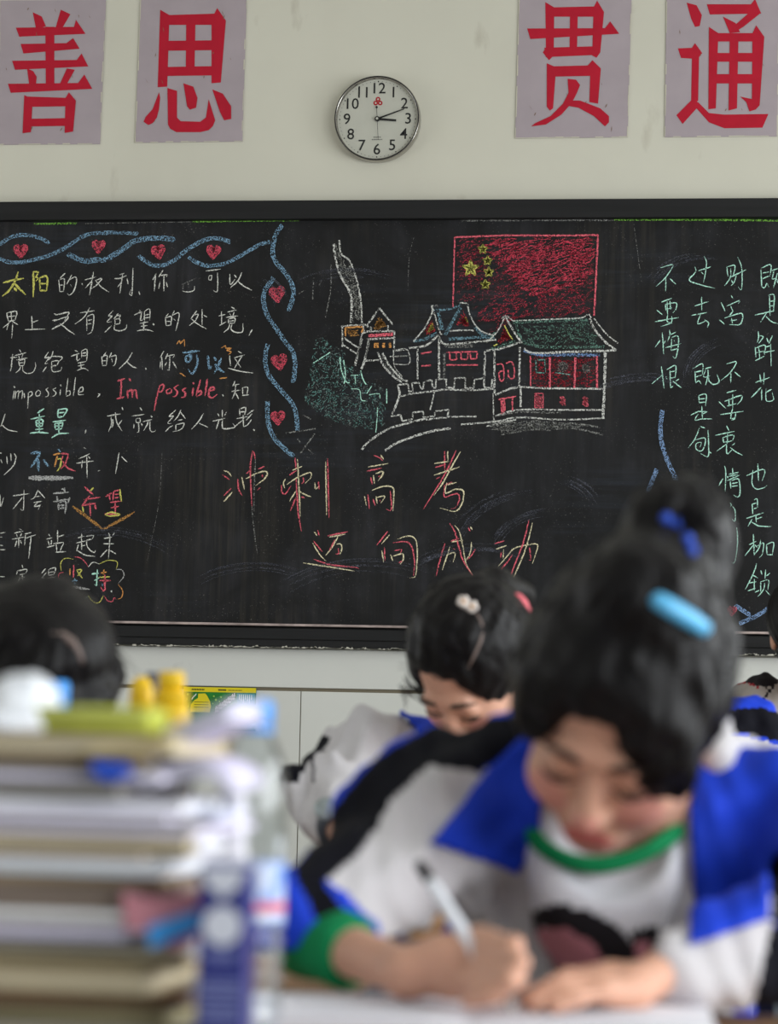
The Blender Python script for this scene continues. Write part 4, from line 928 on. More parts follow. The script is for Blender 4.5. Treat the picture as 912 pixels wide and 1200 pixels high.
def strands(Hd, q, amp=.0016, n=46):
    q = Vector(q).normalized(); a = Vector((1,0,0)); e1 = (a-q*a.dot(q)).normalized(); e2 = q.cross(e1)
    E1, E2, Q = nv(e1), nv(e2), nv(q)
    def f(p):
        l = Hd.loc(p); ph = np.arctan2(l@E2, l@E1); h = l@Q
        return amp*(np.sin(ph*n+3*np.sin(h*30))*.5+np.sin(ph*n*.43+1.7+2*np.sin(h*22))*.8+.4*np.sin(ph*n*1.9+h*40))
    return f
def hair_field(Hd, top=(.091,.106,.100), lift=.030, back=.018, cut=(.070,.078,.094), cutc=(0,-.098,-.030), cutk=.018):
    f = Field(); f.u(Hd.ell((0,back,lift), top)); f.u(Hd.ell((0,.060,-.03), (.070,.050,.065)), .03)
    f.sub(Hd.ell(cutc, cut), cutk)
    f.sub(lambda p: Hd.loc(p)[:,2]+.078, .01)
    return f
def wisps(mb, Hd, n, zone, L=(.02,.05), r=.0006, mi=0):
    """loose single hairs; zone() gives root and direction in head space"""
    for _ in range(n):
        a, d = zone(); a = Vector(a); nn = (a-Vector((0,.016,.03))).normalized(); d = Vector(d).normalized(); d = (d-nn*d.dot(nn)*.88).normalized(); l = random.uniform(*L); cur = Vector((random.uniform(-1,1), random.uniform(-1,1), random.uniform(-1,1)))*.4
        pts = [Hd(*(a+d*l*t+cur*l*t*t-nn*l*l*3.5*t*t)) for t in (0, .35, .7, 1)]
        mb.tube(pts, [r*1.3, r*1.2, r, r*.4], 4, mi)
def bounds(pts, m=.03):
    a = np.array([tuple(p) for p in pts]); return a.min(0)-m, a.max(0)+m

def limbs(f, sh, el, wr, ra, k=.03):
    f.u(cap(sh, el, ra[0], ra[1]), k); f.u(cap(el, wr, ra[1], ra[2]), k*.7); return f
def torso_field(shA, shB, chest, belly, pelvis, g=0.0):
    f = Field()
    f.u(cap(shA, shB, .056+g, .056+g)); f.u(ell(chest, (.150+g,.098+g,.155+g)), .05); f.u(ell(belly, (.140+g,.100+g,.15+g)), .05)
    f.u(ell(pelvis, (.160+g,.115+g,.10+g)), .05); return f
def legs(fwd, pelvis, g=0.0):
    f = Field(); side = Vector((fwd.y, -fwd.x, 0)); out = []
    for s in (1, -1):
        hip = pelvis+side*s*.085; knee = hip+fwd*.38+side*s*.01; knee.z = .535; ank = knee+fwd*.02; ank.z = .09
        f.u(cap(hip, knee, .080+g, .056+g), .02); f.u(cap(knee, ank, .054+g, .040+g), .02); out.append((knee, ank))
    return f, out
root_hair = {}
def student(label, Hd, neck, shA, shB, elA, wrA, elB, wrB, pelvis, hair, top_mats, top_class, h=.006, fwd=(0,-1,0), arm=(.030,.026,.0195), hands=None, sleeve=None, face=True, top_name='jacket', fold_amp=.006, seed=1, open_front=None, extra_top=None, low=True, sleeve_to=(1.0, 1.0)):
    fwd = Vector(fwd).normalized()
    base = Vector((pelvis.x, pelvis.y, 0)); root = thing('person', label, 'person', base)
    mid = (shA+shB)/2; chest = mid.lerp(pelvis, .33); belly = mid.lerp(pelvis, .68)
    core = torso_field(shA, shB, chest, belly, pelvis, -.034)
    body = Field(); head_field(Hd, body); body.u(Hd.cap((0,.030,-.030), (0,.034,-.085), .052, .050), .02); body.u(cap(Hd(0,.034,-.07), neck, .050, .056), .02)
    for op in core.ops: body.ops.append(('u', op[1], .03))
    limbs(body, shA, elA, wrA, arm, .015); limbs(body, shB, elB, wrB, arm, .015)
    lf, ends = legs(fwd, pelvis, -.016)
    for op in lf.ops: body.ops.append(('u', op[1], .02))
    for kn, an in ends: body.u(cap(an+Vector((0,0,-.035)), an+fwd*.12+Vector((0,0,-.055)), .026, .022), .02)
    if hands: hands(body)
    pts = [shA, shB, elA, wrA, elB, wrB, pelvis, Hd.c]+[a for e in ends for a in e]
    lo, hi = bounds(pts, .17); lo[2] = -.01
    grow('body', body, lo, hi, h, [skin, flush, lip], root, skin_classes(Hd))
    if face: face_parts(Hd, root)
    # trousers and shoes
    tf, _ = legs(fwd, pelvis); tf.u(ell(pelvis, (.165,.12,.10)), .05); tf.disp(folds(.004, 30, seed+5))
    lo2, hi2 = bounds([pelvis]+[a for e in ends for a in e], .14); grow('trousers', tf, lo2, hi2, .009, [trouser], root)
    for kn, an in ends:
        sf = Field(); sf.u(cap(an+Vector((0,0,-.04)), an+fwd*.13+Vector((0,0,-.054)), .040, .035)); sf.u(cap(an+Vector((0,0,-.02)), an+Vector((0,0,.02)), .043), .02)
        sf.isect(lambda p: -(p[:,2]-.002)); b0, b1 = bounds([an, an+fwd*.13], .06); b0[2] = -.01; grow('shoe', sf, b0, b1, .008, [shoe_m], root)
    # top
    solid = torso_field(shA, shB, chest, belly, pelvis, .010)
    r0 = sleeve or (.066,.058,.050)
    if sleeve_to[0] > 0: solid.u(cap(shA, elA, r0[0], r0[1]), .035); solid.u(cap(elA, elA.lerp(wrA, sleeve_to[0]), r0[1], r0[2]), .02)
    else: solid.u(cap(shA, shA.lerp(elA, 1+sleeve_to[0]), r0[0], r0[1]), .035)
    solid.u(cap(shB, elB, r0[0], r0[1]), .035); solid.u(cap(elB, elB.lerp(wrB, sleeve_to[1]), r0[1], r0[2]), .02)
    if extra_top: extra_top(solid)
    solid.disp(folds(fold_amp, 26, seed)); solid.disp(folds(fold_amp*.75, 78, seed+1, (1,.6,.55)))
    top = Field(); top.u(shell(solid, max(.011, 2.7*h))); top.sub(cap(mid.lerp(neck, .5), neck+Vector((0,0,.14)), .066, .085), .01)
    for we, wd_ in ((wrA, wrA-elA), (wrB, wrB-elB)): pass
    if open_front: top.sub(open_front, .004)
    lo3, hi3 = bounds([shA, shB, elA, wrA, elB, wrB, pelvis], .11); lo3[2] = pelvis.z-.08
    top.isect(lambda p: -(p[:,2]-(pelvis.z-.05)))
    jk = grow(top_name, top, lo3, hi3, h, top_mats, root, top_class)
    # hair
    lo4, hi4 = bounds([Hd(x, y, z) for x in (-.1,.1) for y in (-.12,.16) for z in (-.12,.15)], .03)
    hf, post, qv = hair(Hd)
    hf.disp(strands(Hd, qv))
    extra = []
    if post: lo4 = np.minimum(lo4, post[0]); hi4 = np.maximum(hi4, post[1])
    V, F = mesh_field(hf, lo4, hi4, min(h, .005), 1)
    mb = MB(); mb.V = [tuple(v) for v in V]; mb.F = [tuple(int(i) for i in q) for q in F]; mb.M = [0]*len(F)
    if post and len(post) > 2: post[2](mb)
    hr = mb.build('hair', [dark_hair], root, True)
    root_hair[root.name] = hr
    return root, solid, body, hf
# ================================================================ the front student
DESK = .74; PAPER = .762
def onto(px, py, d, z): v = P(px, py, d); return Vector((v.x, v.y, z))
g1 = Head(P(729, 824, 2.50), 45, -4, 13, 1.06)
def uv_mats(rules, default):
    """material by panel outline: rules = [(polygon in x,z, y limit or None, index)]"""
    fs = [(poly_sd(pg, XZ), yl, i) for pg, yl, i in rules]
    def g(c):
        m = np.full(len(c), default, np.int32)
        for f, yl, i in fs:
            k = f(c) < 0
            if yl is not None: k &= c[:,1] < yl
            m[k] = i
        return m
    return g
shA, shB = P(508, 955, 2.68), P(935, 968, 2.70)
neck1 = P(745, 935, 2.66)
elA, wrA = onto(368, 1105, 2.45, .804), onto(478, 1135, 2.31, .786)
elB, wrB = onto(1015, 1160, 2.50, .826), onto(785, 1160, 2.37, .790)
pel1 = Vector((P(690, 900, 2.86).x, P(690, 900, 2.86).y, .555))
def hands1(f):
    # right hand closed round the pen (left in the photo)
    w = wrA; D = .04
    def q(px, py, d): return P(px, py, d+D)
    f.u(cap(w, q(520,1132,2.26), .020, .023), .015); f.u(cap(q(520,1128,2.27), q(556,1120,2.25), .025, .021), .012)
    f.u(cap(q(530,1148,2.25), q(556,1152,2.23), .018, .015), .010)
    for chain, r in (([(560,1095,2.25),(603,1108,2.20),(600,1150,2.185)], .0092), ([(566,1112,2.225),(609,1128,2.175),(590,1160,2.175)], .0094),
                     ([(560,1132,2.215),(598,1150,2.165),(572,1168,2.175)], .0090), ([(548,1150,2.21),(577,1165,2.17),(548,1174,2.18)], .0080), ([(540,1105,2.28),(585,1112,2.255),(606,1148,2.215)], .0105)):
        for a, b in zip(chain, chain[1:]): f.u(cap(q(*a), q(*b), r, r*.88), .005)
    # left hand lying flat on the paper (right in the photo)
    f.u(cap(wrB, q(740,1160,2.275), .019, .018), .012); f.u(cap(q(740,1157,2.295), q(708,1153,2.27), .018, .014), .010); f.u(cap(q(740,1164,2.265), q(708,1164,2.24), .016, .012), .010)
    for chain, r in (([(712,1140,2.29),(664,1146,2.27),(628,1166,2.255)], .0090), ([(708,1146,2.265),(655,1154,2.245),(616,1172,2.23)], .0093),
                     ([(708,1154,2.24),(660,1163,2.215),(626,1177,2.20)], .0089), ([(712,1162,2.22),(676,1171,2.20),(650,1180,2.19)], .0078), ([(745,1140,2.31),(715,1138,2.315),(684,1152,2.30)], .0100)):
        for a, b in zip(chain, chain[1:]): f.u(cap(q(*a), q(*b), r, r*.86), .004)
def hair1(Hd):
    f = hair_field(Hd, (.094,.106,.101), .030, .016, (.068,.080,.088), (-.004,-.104,-.034), .016)
    f.u(Hd.ell((.046,-.058,.020), (.040,.036,.048)), .02); f.u(Hd.ell((-.062,-.035,.030), (.030,.040,.045)), .02)
    f.u(cap(Hd(.005,.02,.115), P(792,655,2.53), .052, .034), .03)
    bun = P(797, 606, 2.53)
    f.u(ell(bun, (.044,.044,.036)), .012); f.u(ell(P(770,596,2.52), (.024,.030,.022)), .012); f.u(ell(P(826,616,2.54), (.022,.030,.026)), .012); f.u(ell(P(806,578,2.53), (.024,.03,.018)), .012)
    f.u(ell(P(822,660,2.53), (.026,.04,.045)), .03); f.u(ell(P(745,668,2.53), (.035,.05,.03)), .03)
    f.disp(folds(.0035, 90, 31))
    q = (.1, .15, 1)
    def post(mb):
        def z1():
            a = Vector((random.uniform(-.5,.5), random.uniform(-.6,.6), random.uniform(-.2,.9))).normalized()
            return (a.x*.09, .016+a.y*.10, .03+a.z*.098), (a.x+random.uniform(-.6,.6), a.y*.4, a.z+random.uniform(-.2,.8))
        wisps(mb, Hd, 130, z1, (.015,.04), .0005)
        for _ in range(150):
            a = Vector((random.gauss(0,1), random.gauss(0,1), random.gauss(0,1))).normalized(); b = bun+Vector((a.x*.042, a.y*.04, a.z*.034)); t = Vector((random.gauss(0,1), random.gauss(0,1), random.gauss(0,1)))
            t = t-a*t.dot(a); e = t*.8+a*.35; l = random.uniform(.012,.034); mb.tube([b, b+e*l*.5, b+e*l*.8-a*l*.25], [.0008,.0007,.0003], 4)
    lo, hi = bounds([bun], .09); return f, (lo, hi, post), q
open1 = Field().u(poly_sd(front([(655,860),(634,960),(630,1000),(628,1055),(604,1115),(584,1165),(575,1260),(800,1260),(772,1165),(772,1115),(791,1050),(804,965),(822,880),(770,840)], 2.56), XZ)).isect(lambda p: p[:,1]-(shA.y-.02)).u(Field().u(poly_sd(front([(200,1110),(330,1113),(430,1108),(466,1100),(466,1400),(200,1400)], 2.42), XZ)).isect(lambda p: p[:,1]-(shA.y-.10)), .002)
F2 = lambda pg, d=2.55: front(pg, d)
ym = shA.y+.03
rules1 = [(F2([(612,836),(500,846),(436,888),(407,925),(384,965),(376,992),(392,1020),(405,1040),(440,1112),(478,1112),(462,1068),(425,1030),(420,1022),(450,990),(466,938),(504,897),(560,906),(612,866)], 2.62), None, 2),
          (F2([(500,897),(560,906),(640,860),(700,860),(700,1300),(474,1300),(482,1112),(470,1068),(438,1034),(418,1022),(446,990),(462,938)], 2.60), ym, 0),
          (F2([(700,830),(905,870),(925,1000),(905,1065),(893,1120),(880,1300),(700,1300)], 2.54), ym, 0),
          (F2([(899,915),(930,905),(1060,905),(1060,1075),(903,1066)], 2.58), None, 2),
          (F2([(905,1075),(960,1060),(985,1200),(880,1180),(893,1120)], 2.5), None, 2)]
def traps1(f):
    f.u(cap(P(648,900,2.71), P(505,926,2.70), .062, .060), .025); f.u(cap(P(850,938,2.71), shB, .054, .056), .025)
L1 = 'girl in blue, black and white track jacket writing, hair in high bun'
girl, solid1, body1, hairf1 = student(L1, g1, neck1, shA, shB, elA, wrA, elB, wrB, pel1, hair1, [J_white, J_blue, J_black], uv_mats(rules1, 1), h=.0046, hands=hands1, seed=3, open_front=open1, fold_amp=.007, sleeve=(.070,.060,.036), sleeve_to=(-.02, .96), extra_top=traps1)
# collar flaps lying over the shoulders
def flap(poly, d, ylim):
    f = Field(); f.u(lambda p: np.maximum(solid1(p)-.009, -(solid1(p)+.001))); f.isect(poly_sd(front(poly, d), XZ), .006); f.isect(lambda p: p[:,1]-ylim)
    V = front(poly, d); lo = (min(v[0] for v in V)-.02, 2.30, min(v[1] for v in V)-.02); hi = (max(v[0] for v in V)+.02, ylim+.01, max(v[1] for v in V)+.02)
    return f, lo, hi
for poly, d in (([(628,832),(606,858),(560,905),(510,986),(600,1031),(629,985),(634,935),(650,890)], 2.57), ([(812,885),(826,872),(912,872),(990,905),(940,985),(903,1010),(902,1064),(815,1090),(807,1010),(806,950)], 2.57)):
    f, lo, hi = flap(poly, d, shA.y+.05); grow('collar_flap', f, lo, hi, .0042, [J_blue], girl)
# white lining standing up behind the neck
f = Field(); f.u(cap(P(842,890,2.66), P(849,842,2.74), .016, .008)); f.u(cap(P(838,890,2.66), P(880,872,2.72), .012, .009), .012)
lo, hi = bounds([P(846,905,2.66), P(852,840,2.74), P(890,885,2.7)], .06); grow('collar_lining', f, lo, hi, .005, [J_white], girl)
# tee shirt
mid1 = (shA+shB)/2; ch1 = mid1.lerp(pel1, .33); be1 = mid1.lerp(pel1, .68)
tee = torso_field(shA, shB, ch1, be1, pel1, -.018); tee.u(ell(P(705,1035,2.62), (.075,.05,.10)), .05); tee.disp(folds(.004, 30, 77))
tee_cut = Field().u(tee).sub(cap(P(725,985,2.56), P(735,880,2.66), .060, .075), .008).isect(lambda p: -(p[:,2]-(pel1.z-.03)))
bear = poly_sd(front([(592,1105),(616,1071),(649,1059),(694,1067),(732,1093),(754,1135),(759,1185),(719,1185),(714,1140),(694,1107),(662,1087),(630,1089),(602,1117)], 2.57), XZ)
pinkp = poly_sd(front([(600,1120),(619,1093),(659,1086),(694,1103),(716,1140),(720,1185),(584,1185)], 2.57), XZ); blk2 = poly_sd(front([(739,1090),(772,1087),(770,1125),(742,1125)], 2.57), XZ); pk2 = poly_sd(front([(744,1105),(762,1105),(760,1145),(744,1145)], 2.57), XZ)
pink_m = mat('print_pink', (196,128,140), .8, .2); black_p = mat('print_black', (34,30,34), .8, .2)
def tee_class(c):
    m = np.zeros(len(c), np.int32); k = c[:,1] < mid1.y; m[k & (blk2(c) < 0)] = 2; m[k & (pk2(c) < 0)] = 1; m[k & (pinkp(c) < 0)] = 1; m[k & (bear(c) < 0)] = 2; return m
lo, hi = bounds([shA, shB, pel1], .10); lo[2] = pel1.z-.05
grow('tee_shirt', tee_cut, lo, hi, .005, [T_white, pink_m, black_p], girl, tee_class)
pts = []
for px, py in ((622,972),(634,990),(655,1004),(682,1013),(712,1013),(745,1004),(775,988),(798,968),(818,940)):
    d = trace(tee, px, py, 2.3, 2.75); pts.append(P(px, py, min(d, 2.66)-.002))
q = catmull([tuple(p) for p in pts], .008)
MB().tube(q, .0088, 10).build('neck_band', [J_green], girl, True)
# green cuff of the undershirt on the writing arm
f = Field(); a, b = elA, elA.lerp(wrA, .42); f.u(cap(elA, elA.lerp(wrA, .44), .039, .031)); f.disp(folds(.003, 70, 9)); lo, hi = bounds([a, b], .08)
c0, dv = nv(b), nv((wrA-elA).normalized()); f.isect(lambda p: (p-c0)@dv-.004, .004)
grow('green_cuff', f, lo, hi, .0045, [J_green], girl)
# hair ties and clips
tie = mat('hair_tie_blue', (38,78,190), .5, .4); clipb = mat('hair_clip_blue', (96,184,232), .3, .5); clipy = mat('hair_clip_yellow', (190,160,40), .4, .5)
mb = MB(); ring = []
bc = P(796, 627, 2.50)
for (px, py) in ((781,608),(792,613),(806,632),(811,645)):
    mb.lathe([(.0005,-.006),(.0042,-.0042),(.006,0),(.0042,.0042),(.0005,.006)], 12, Matrix.Translation(P(px, py, trace(hairf1, px, py, 2.3, 2.7)-.002)))
mb.build('hair_tie', [tie], root_hair[girl.name], True)
mb = MB(); cp = [(764,699),(768,702),(782,710),(797,719),(812,728),(826,737),(830,739)]; mb.tube([P(x, y, trace(hairf1, x, y, 2.2, 2.7)-.004) for x, y in cp], [.003,.0075,.0085,.0088,.0085,.0075,.003], 12)
mb.build('hair_clip', [clipb], root_hair[girl.name], True)
MB().tube([P(742,636,2.47), P(748,641,2.465), P(756,645,2.47)], [.004,.005,.004], 8).build('hair_clip', [clipy], root_hair[girl.name], True)

# ---- pen in her hand
pen_m = mat('pen_white', (236,238,246), .35, .5); pen_k = mat('pen_black', (16,16,18), .5, .2); pen_c = mat('pen_chrome', (190,190,190), .2, .5, metal=.9)
pa, pb = P(491, 1012, 2.36), onto(603, 1172, 2.215, PAPER+.002)
ax = (pb-pa); Lp = ax.length; Mp = Matrix.Translation(pa) @ ax.to_track_quat('Z', 'Y').to_matrix().to_4x4()
pen = thing('pen', 'white ballpoint pen with a black end held in the hand of the girl writing', 'pen', pa)
MB().lathe([(.0040,0),(.0052,.003),(.0052,.026),(.0046,.028)], 14, Mp).build('end_cap', [pen_k], pen, True)
MB().lathe([(.0052,.026),(.0058,.034),(.0058,Lp-.035),(.0050,Lp-.03)], 14, Mp).build('barrel', [pen_m], pen, True)
MB().lathe([(.0045,Lp-.032),(.0042,Lp-.012),(.0022,Lp-.003),(.0005,Lp)], 14, Mp).build('tip', [pen_c], pen, True)

# ================================================================ the girl behind, with the flower clip
g2 = Head(P(553, 777, 4.05), 54, -25, 6, 1.0)
sA, sB = P(430, 898, 4.18), P(688, 912, 4.22)
eA, wA = P(386, 928, 4.05), P(400, 975, 3.92)
eB, wB = P(740, 1010, 4.05), P(640, 1010, 3.9)
p2 = Vector((P(560, 900, 4.32).x, P(560, 900, 4.32).y, .58))
def hair2(Hd):
    f = hair_field(Hd, (.090,.104,.100), .028, .016, (.074,.078,.106), (-.012,-.100,-.034), .014)
    f.disp(folds(.0026, 80, 12))
    f.u(Hd.ell((-.070,-.030,.000), (.014,.022,.040)), .012); f.u(Hd.cap((.01,.115,.05), (.015,.15,-.02), .026, .018), .02)
    def post(mb):
        def z1():
            a = Vector((random.uniform(-.8,.8), random.uniform(-.6,.6), random.uniform(.1,.9))).normalized()
            return (a.x*.086, .016+a.y*.10, .03+a.z*.095), (a.x*.7+random.uniform(-.6,.6), a.y*.4-.2, a.z*.6+random.uniform(-.5,.5))
        wisps(mb, Hd, 120, z1, (.012,.035), .0005)
        wisps(mb, Hd, 40, lambda: ((-.080+random.uniform(-.006,.006), -.045+random.uniform(-.035,.03), random.uniform(-.015,.03)), (-.25, -.25+random.uniform(-.3,.3), -1)), (.02,.05), .0009)
    return f, (np.array(Hd.c)-.1, np.array(Hd.c)+.1, post), (.3, .8, .5)
G2 = lambda pg: front(pg, 4.1)
ink = mat('jersey_print', (52,50,58), .8, .2)
rules2 = [(front([(290,840),(369,864),(362,888),(357,900),(350,918),(290,918)], 4.03), None, 2), (G2([(440,800),(500,800),(500,856),(484,852),(462,838),(442,832)]), None, 1), (G2([(690,800),(780,840),(780,960),(690,950)]), None, 2),
          (G2([(370,876),(374,880),(377,893),(383,916),(380,917),(374,896),(366,884)]), None, 3), (G2([(378,898),(384,900),(383,903),(377,902)]), None, 3), (G2([(370,878),(378,879),(376,884),(370,883)]), None, 3)]
def hands2(f):
    w = wA; hand_prims(f, wA, (eB-wA).normalized()*0.6+Vector((.2,-.6,-.1)), (0,0,1), Vector((.9,.3,0)), 1.0, .5); hand_prims(f, wB, Vector((-.6,-.6,-.1)), (0,0,1), Vector((-.6,.6,0)), 1.0, .5)
girl2, solid2, body2, hf2 = student('girl with a pearly flower hair clip and white sleeves bent over her work behind', g2, P(560, 850, 4.17), sA, sB, eA, wA, eB, wB, p2, hair2, [J_white, J_blue, J_black, ink], uv_mats(rules2, 0), h=.0062, hands=hands2, seed=21, sleeve=(.066,.060,.054), sleeve_to=(.55,.8), fold_amp=.008)
f = Field(); cpoly = G2([(458,828),(476,815),(520,815),(520,880),(497,870),(482,852),(462,838)])
f.u(lambda p: np.maximum(solid2(p)-.014, -(solid2(p)+.001))); f.isect(poly_sd(cpoly, XZ), .006)
lo, hi = (min(v[0] for v in cpoly)-.02, 3.9, min(v[1] for v in cpoly)-.02), (max(v[0] for v in cpoly)+.02, 4.4, max(v[1] for v in cpoly)+.02)
grow('collar_flap', f, lo, hi, .005, [J_blue], girl2)
pearl = mat('pearl', (226,214,206), .25, .5); gold = mat('clip_gold', (200,150,90), .3, .5, metal=.6); pinkt = mat('hair_tie_pink', (226,110,120), .6, .3)
def on_hair(px, py, d0, off=.004): return P(px, py, trace(hf2, px, py, d0-.2, d0+.2)-off)
mb = MB()
for cx, cy in ((543,705),(553,711)):
    for k in range(5):
        a = k*2*math.pi/5+.3; v = on_hair(cx+4.2*math.cos(a), cy+4.2*math.sin(a), 4.05); mb.lathe([(.0004,-.005),(.0045,-.0025),(.0052,0),(.0045,.0025),(.0004,.005)], 10, Matrix.Translation(v), 0)
    mb.lathe([(.0004,-.004),(.0035,0),(.0004,.004)], 8, Matrix.Translation(on_hair(cx, cy, 4.05, .007)), 1)
mb.build('flower_clip', [pearl, gold], root_hair[girl2.name], True)
mb = MB(); mb.tube([P(600,698,4.06), P(607,701,4.05), P(613,707,4.05), P(618,716,4.06)], [.006,.008,.008,.006], 10); mb.build('hair_tie', [pinkt], root_hair[girl2.name], True)
part_m = mat('parting', (128,112,106), .6, .2)
mb = MB(); mb.tube([on_hair(x, y, 4.05, .0005) for x, y in ((556,716),(563,726),(566,738),(563,752),(556,768),(548,784))], [.0015,.0022,.0024,.0022,.002,.0014], 6); mb.build('hair_parting', [part_m], root_hair[girl2.name], True)
f = Field(); a, b = wA.lerp(eA, .12), wA.lerp(eA, .22)
mbw = MB(); 
Mw = Matrix.Translation(a) @ (b-a).to_track_quat('Z', 'Y').to_matrix().to_4x4()
mbw.lathe([(.030,-.010),(.034,-.009),(.034,.009),(.030,.010)], 24, Mw); strap = mbw.build('watch_strap', [mat('watch_grey', (60,64,70), .4, .4)], girl2, True)
MB().lathe([(.0005,0),(.016,.0),(.017,.004),(.014,.007),(.0005,.0075)], 20, Matrix.Translation(P(382,948,3.90)) @ Matrix.Rotation(math.radians(70), 4, 'X')).build('watch_case', [mat('watch_steel', (150,158,160), .3, .5, metal=.5)], strap, True)

# ================================================================ student at the left whose bowed head shows
g3 = Head(P(46, 820, 3.12), 50, 12, -4, 1.03)
a3, b3 = P(-75, 955, 3.24), P(165, 965, 3.24)
p3 = Vector((P(40, 900, 3.40).x, P(40, 900, 3.40).y, .56))
def hair3(Hd):
    f = hair_field(Hd, (.094,.108,.104), .030, .016, (.066,.070,.080), (0,-.112,-.050), .016)
    f.disp(folds(.003, 60, 4))
    def post(mb):
        def z1():
            a = Vector((random.uniform(-1,1), random.uniform(-.8,.6), random.uniform(-.3,.9))).normalized()
            return (a.x*.09, .016+a.y*.102, .03+a.z*.10), (a.x*.6+random.uniform(-.5,.5), a.y*.4-.3, a.z*.3+random.uniform(-.9,.3))
        wisps(mb, Hd, 160, z1, (.02,.045), .0007)
    return f, (np.array(Hd.c)-.1, np.array(Hd.c)+.1, post), (.2, .2, 1)
def hands3(f):
    hand_prims(f, onto(-40,1000,2.98,.80), (.5,-.8,-.05), (0,0,1), (.8,.5,0)); hand_prims(f, onto(110,1000,2.98,.80), (-.5,-.8,-.05), (0,0,1), (-.8,.5,0))
bowed, _, _, hf3 = student('black-haired student with head bowed low behind the pile of books', g3, P(45, 880, 3.22), a3, b3, onto(-110,1000,3.14,.835), onto(-40,1000,2.98,.81), onto(190,1000,3.14,.835), onto(110,1000,2.98,.81), p3, hair3, [J_white, J_blue, J_black], lambda c: np.where(c[:,2] > .98, 1, np.where(c[:,2] > .93, 2, 0)), h=.007, hands=hands3, seed=41)

mb = MB(); q = [(60,742),(74,744),(84,752),(92,764),(97,778)]; mb.tube([P(x, y, trace(hf3, x, y, 2.9, 3.3)-.0005) for x, y in q], [.002,.004,.005,.004,.002], 6); mb.build('hair_parting', [part_m], root_hair[bowed.name], True)
# ================================================================ student behind the bun: only a shoulder shows
g4 = Head(P(772, 776, 5.07), 42, 4, 0, 1.0)
a4, b4 = P(678, 862, 5.20), P(868, 862, 5.20)
p4 = Vector((P(770, 900, 5.33).x, P(770, 900, 5.33).y, .58))
def hair_plain(Hd):
    f = hair_field(Hd); return f, (np.array(Hd.c)-.1, np.array(Hd.c)+.1), (.0, .4, 1)
def hands4(f):
    hand_prims(f, onto(735,1000,4.97,.80), (.3,-.9,-.05), (0,0,1), (.8,.3,0)); hand_prims(f, onto(815,1000,4.97,.80), (-.3,-.9,-.05), (0,0,1), (-.8,.3,0))
G4 = lambda pg: front(pg, 5.15)
rules4 = [(G4([(600,780),(1000,780),(1000,872),(915,853),(880,842),(600,838)]), None, 2), (G4([(600,780),(1000,780),(1000,846),(915,828),(885,816),(860,824),(600,826)]), None, 1), (G4([(840,863),(870,859),(912,870),(1000,896),(1000,900),(912,873),(870,862),(840,866)]), None, 1),
          ]
rules4 = [(G4([(560,780),(1000,780),(1000,900),(914,871),(870,861),(560,861)]), None, 2), (G4([(560,780),(1000,780),(1000,862),(914,834),(890,829),(860,832),(560,832)]), None, 1), (G4([(840,859),(870,859),(914,869),(960,886),(960,890),(914,873),(870,863),(840,863)]), None, 1)]
student('student in a blue, black and white jacket, mostly hidden behind the girl with the bun', g4, P(770, 832, 5.18), a4, b4, onto(660,1000,5.15,.83), onto(735,1000,4.97,.80), onto(890,1000,5.15,.83), onto(815,1000,4.97,.80), p4, hair_plain, [J_white, J_blue, J_black], uv_mats(rules4, 0), h=.0068, hands=hands4, seed=52)

# ================================================================ boy at the right edge
g5 = Head(P(950, 742, 6.15), 12, 8, 0, 1.05)
a5, b5 = P(888, 836, 6.27), P(1040, 836, 6.27)
p5 = Vector((P(960, 900, 6.36).x, P(960, 900, 6.36).y, .56))
S_grey = mat('shirt_grey', (160,152,146), .8, .2, noise=.04, nscale=30); S_black = mat('shirt_black', (30,26,30), .8, .2); S_red = mat('shirt_red', (150,30,44), .8, .2)
G5 = lambda pg: front(pg, 6.2)
rules5 = [(G5([(845,770),(930,770),(912,800),(898,806),(890,804),(872,797),(845,806)]), None, 1), (G5([(845,806),(872,797),(890,804),(890,806),(872,799.5),(845,809)]), None, 2),
          (G5([(912,792),(916,792),(896,822),(892,822)]), None, 1)]
def hands5(f):
    hand_prims(f, onto(925,1000,6.02,.80), (.3,-.9,-.05), (0,0,1), (.8,.3,0)); hand_prims(f, onto(1000,1000,6.02,.80), (-.3,-.9,-.05), (0,0,1), (-.8,.3,0))
def hair5(Hd):
    f = hair_field(Hd, (.092,.104,.100), .032, .018, (.066,.075,.085), (0,-.105,-.030)); return f, (np.array(Hd.c)-.1, np.array(Hd.c)+.1), (.0, .4, 1)
student('boy in a grey and black polo shirt with red piping, at the right edge', g5, P(962, 800, 6.25), a5, b5, onto(870,1000,6.2,.83), onto(925,1000,6.02,.80), onto(1055,1000,6.2,.83), onto(1000,1000,6.02,.80), p5, hair5, [S_grey, S_black, S_red], uv_mats(rules5, 0), h=.007, hands=hands5, seed=63, top_name='polo_shirt')
